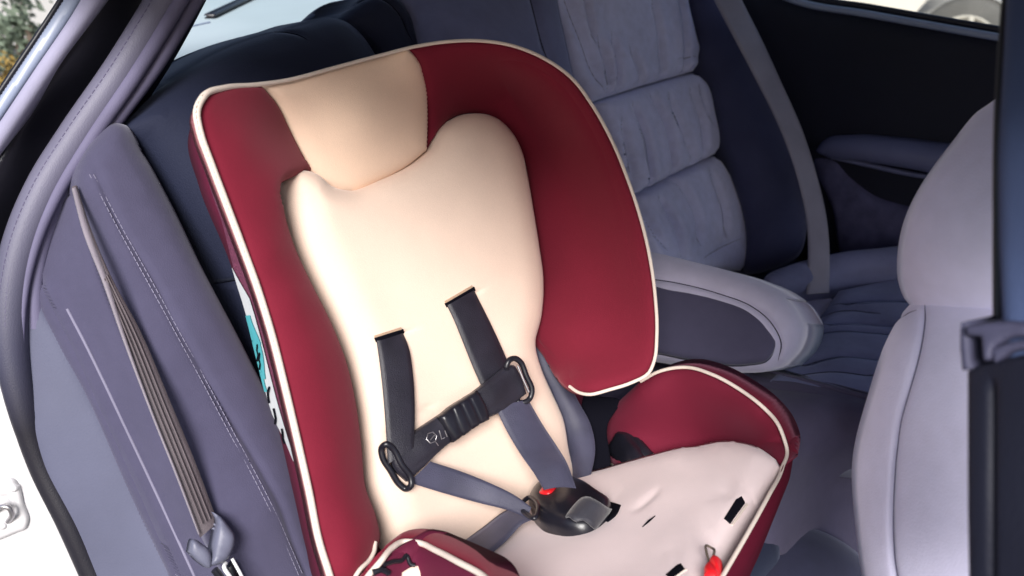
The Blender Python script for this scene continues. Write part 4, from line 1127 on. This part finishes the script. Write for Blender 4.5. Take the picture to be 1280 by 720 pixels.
def tree(name, label, loc, h, rad, leaf, nl, seed, grp=None):
    rnd_ = random.Random(seed)
    t = thing(name, label, 'tree', loc, grp)
    base = np.array(loc, float)
    mb = MB()
    tip = base+np.array([.1, .05, h*.75])
    mb.tube(cr([base, base+np.array([.05, 0, h*.3]), tip], .2), [.022*h*(1-.75*i/20) for i in range(len(cr([base, base+np.array([.05, 0, h*.3]), tip], .2)))], 8)
    cl = []
    for k in range(9):
        a = rnd_.uniform(0, 2*PI); z = h*rnd_.uniform(.35, .85); r = rad*rnd_.uniform(.35, .8)
        e = base+np.array([math.cos(a)*r, math.sin(a)*r, z]); cl.append(e)
        mb.tube([base+np.array([.03, 0, z*.6]), (base+e)/2+np.array([0, 0, z*.35]), e], [.009*h, .006*h, .003*h], 6)
    mb.build('trunk', M['bark'], t)
    mb = MB()
    for k in range(nl):
        c = rnd_.choice(cl); p = c+np.array([rnd_.gauss(0, rad*.26), rnd_.gauss(0, rad*.26), rnd_.gauss(0, rad*.24)])
        if p[2] < .15: continue
        s_ = rnd_.uniform(.012, .026); n = np.array([rnd_.gauss(0, 1) for _ in range(3)]); n /= np.linalg.norm(n)
        a = np.cross(n, [0.3, .5, .8]); a /= np.linalg.norm(a); b = np.cross(n, a)
        mb.add([p-a*s_, p+b*s_*.5+n*s_*.1, p+a*s_, p-b*s_*.5+n*s_*.1], [(0, 1, 2, 3)], 0, True)
    mb.build('crown', M[leaf], t)
    return t
q = P(22, 78, 4.0)
tree('shrub', 'dark green bushy shrub outside behind the door pillar', (q[0], q[1], 0), 1.0, .13, 'leafa', 1100, 3)
q = P(-2, 100, 3.7)
tree('shrub', 'small yellowish shrub in front of the dark green one', (q[0], q[1], 0), .78, .07, 'leafb', 300, 5)

# parked car outside the far window
q = P(1204, 60, 1.0)-CAM
tt = (0.31-CAM[2])/q[2]
wc = CAM+q*tt
pc = thing('parked_car', 'beige parked car whose wheel shows through the far door window', 'car', (wc[0], wc[1]+.9, 0))
fwd = np.array([1.0, 0.10, 0]); fwd /= np.linalg.norm(fwd); sdv = np.array([-fwd[1], fwd[0], 0])   # away from us
def wheel(c):
    mb = MB()
    prof = [(.20, .0), (.29, .0), (.315, .02), (.32, .06), (.32, .14), (.31, .18), (.22, .20)]
    rows = [[c+sdv*o+(fwd*math.cos(a)+Z*math.sin(a))*r for a in np.linspace(0, 2*PI, 33)[:-1]] for r, o in prof]
    mb.grid(rows, 0, close=True); w = mb.build('wheel', M['tyre'], pc)
    mb = MB()
    rows = [[c+sdv*o+(fwd*math.cos(a)+Z*math.sin(a))*r for a in np.linspace(0, 2*PI, 33)[:-1]] for r, o in [(.21, -.004), (.20, -.008), (.185, .03), (.06, .04), (.005, .04)]]
    mb.grid(rows, 0, close=True)
    for k in range(10):
        a = 2*PI*k/10
        p0 = c+(fwd*math.cos(a)+Z*math.sin(a))*.03-sdv*.0; p1 = c+(fwd*math.cos(a+.25)+Z*math.sin(a+.25))*.20-sdv*.004
        mb.tube([p0, (p0+p1)/2-sdv*.01, p1], [.02, .018, .022], 6)
    mb.build('rim', M['hub'], w)
wheel(wc)
w2 = wc-fwd*2.55; wheel(w2)
mb = MB()
# body side profile swept across the width
prof = [(-3.3, .35), (-3.35, .6), (-3.2, .85), (-2.6, .95), (-2.1, 1.36), (-.9, 1.40), (-.1, .98), (.7, .84), (.85, .6), (.8, .32), (.42, .28)]
arch = [(.40*math.cos(a), .31+.40*math.sin(a)) for a in np.linspace(.0, PI, 9)]
arch2 = [(-2.55+.40*math.cos(a), .31+.40*math.sin(a)) for a in np.linspace(0, PI, 9)]
side = prof[:-1]+arch+arch2
B = wc.copy(); B[2] = 0
front = [B+fwd*x+Z*z+sdv*.03 for x, z in side]
def insx(z): return 0.0 if z < .9 else (z-.9)*.35
front = [f_+sdv*insx(f_[2]) for f_ in front]; backv = [B+fwd*x+Z*z+sdv*(1.65-insx(z)) for x, z in side]
nS = len(side)
mb.add(front+backv, [tuple(range(nS)), tuple(range(2*nS-1, nS-1, -1))]+[(i, (i+1) % nS, nS+(i+1) % nS, nS+i) for i in range(nS)], 0, True)
mb.build('body', M['carp'], pc)
mb = MB()
for xs in ([(-2.35, .98), (-2.0, 1.31), (-1.35, 1.34), (-1.35, .98)], [(-1.25, .98), (-1.25, 1.34), (-.92, 1.33), (-.28, .98)]):
    vs = [B+fwd*x+Z*z+sdv*(.03+insx(z)-.006) for x, z in xs]
    mb.add(vs, [(0, 1, 2, 3)], 0, True)
mb.build('window', M['doordark'], pc)

# =================================================================== CAMERA, LIGHT, RENDER
cam = bpy.data.cameras.new('camera'); co = bpy.data.objects.new('camera', cam); COL.objects.link(co)
cam.sensor_width = 36; cam.lens = FPX/1280*36; cam.clip_start = .02; cam.clip_end = 2000
mw = Matrix(((R_[0], U[0], -F[0], CAM[0]), (R_[1], U[1], -F[1], CAM[1]), (R_[2], U[2], -F[2], CAM[2]), (0, 0, 0, 1)))
co.matrix_world = mw
cam.dof.use_dof = True; cam.dof.focus_distance = 1.02; cam.dof.aperture_fstop = 5.6
SC.camera = co

SUN_EL, SUN_AZ = math.radians(37), math.radians(-53)      # azimuth of the sun's place in the x-y plane, from +x
sdir = np.array([math.cos(SUN_EL)*math.cos(SUN_AZ), math.cos(SUN_EL)*math.sin(SUN_AZ), math.sin(SUN_EL)])
sun = bpy.data.lights.new('sun', 'SUN'); sun.energy = 5.0; sun.angle = math.radians(24); sun.color = (1, .98, .96)
so = bpy.data.objects.new('sun', sun); COL.objects.link(so)
so.rotation_euler = Vector(-sdir).to_track_quat('-Z', 'Y').to_euler()
w = bpy.data.worlds.new('World'); SC.world = w; w.use_nodes = True
nt = w.node_tree; bg = nt.nodes['Background']
sky = nt.nodes.new('ShaderNodeTexSky'); sky.sky_type = 'NISHITA'; sky.sun_disc = False
sky.sun_elevation = SUN_EL; sky.sun_rotation = PI/2-SUN_AZ
sky.dust_density = 2.5; sky.air_density = 1.0
nt.links.new(sky.outputs[0], bg.inputs['Color']); bg.inputs['Strength'].default_value = .15
SC.view_settings.view_transform = 'Standard'; SC.view_settings.look = 'None'; SC.view_settings.exposure = 0
SC.render.engine = 'CYCLES'
SC.cycles.max_bounces = 8; SC.cycles.transparent_max_bounces = 12
SC.render.resolution_x = 1024; SC.render.resolution_y = 576
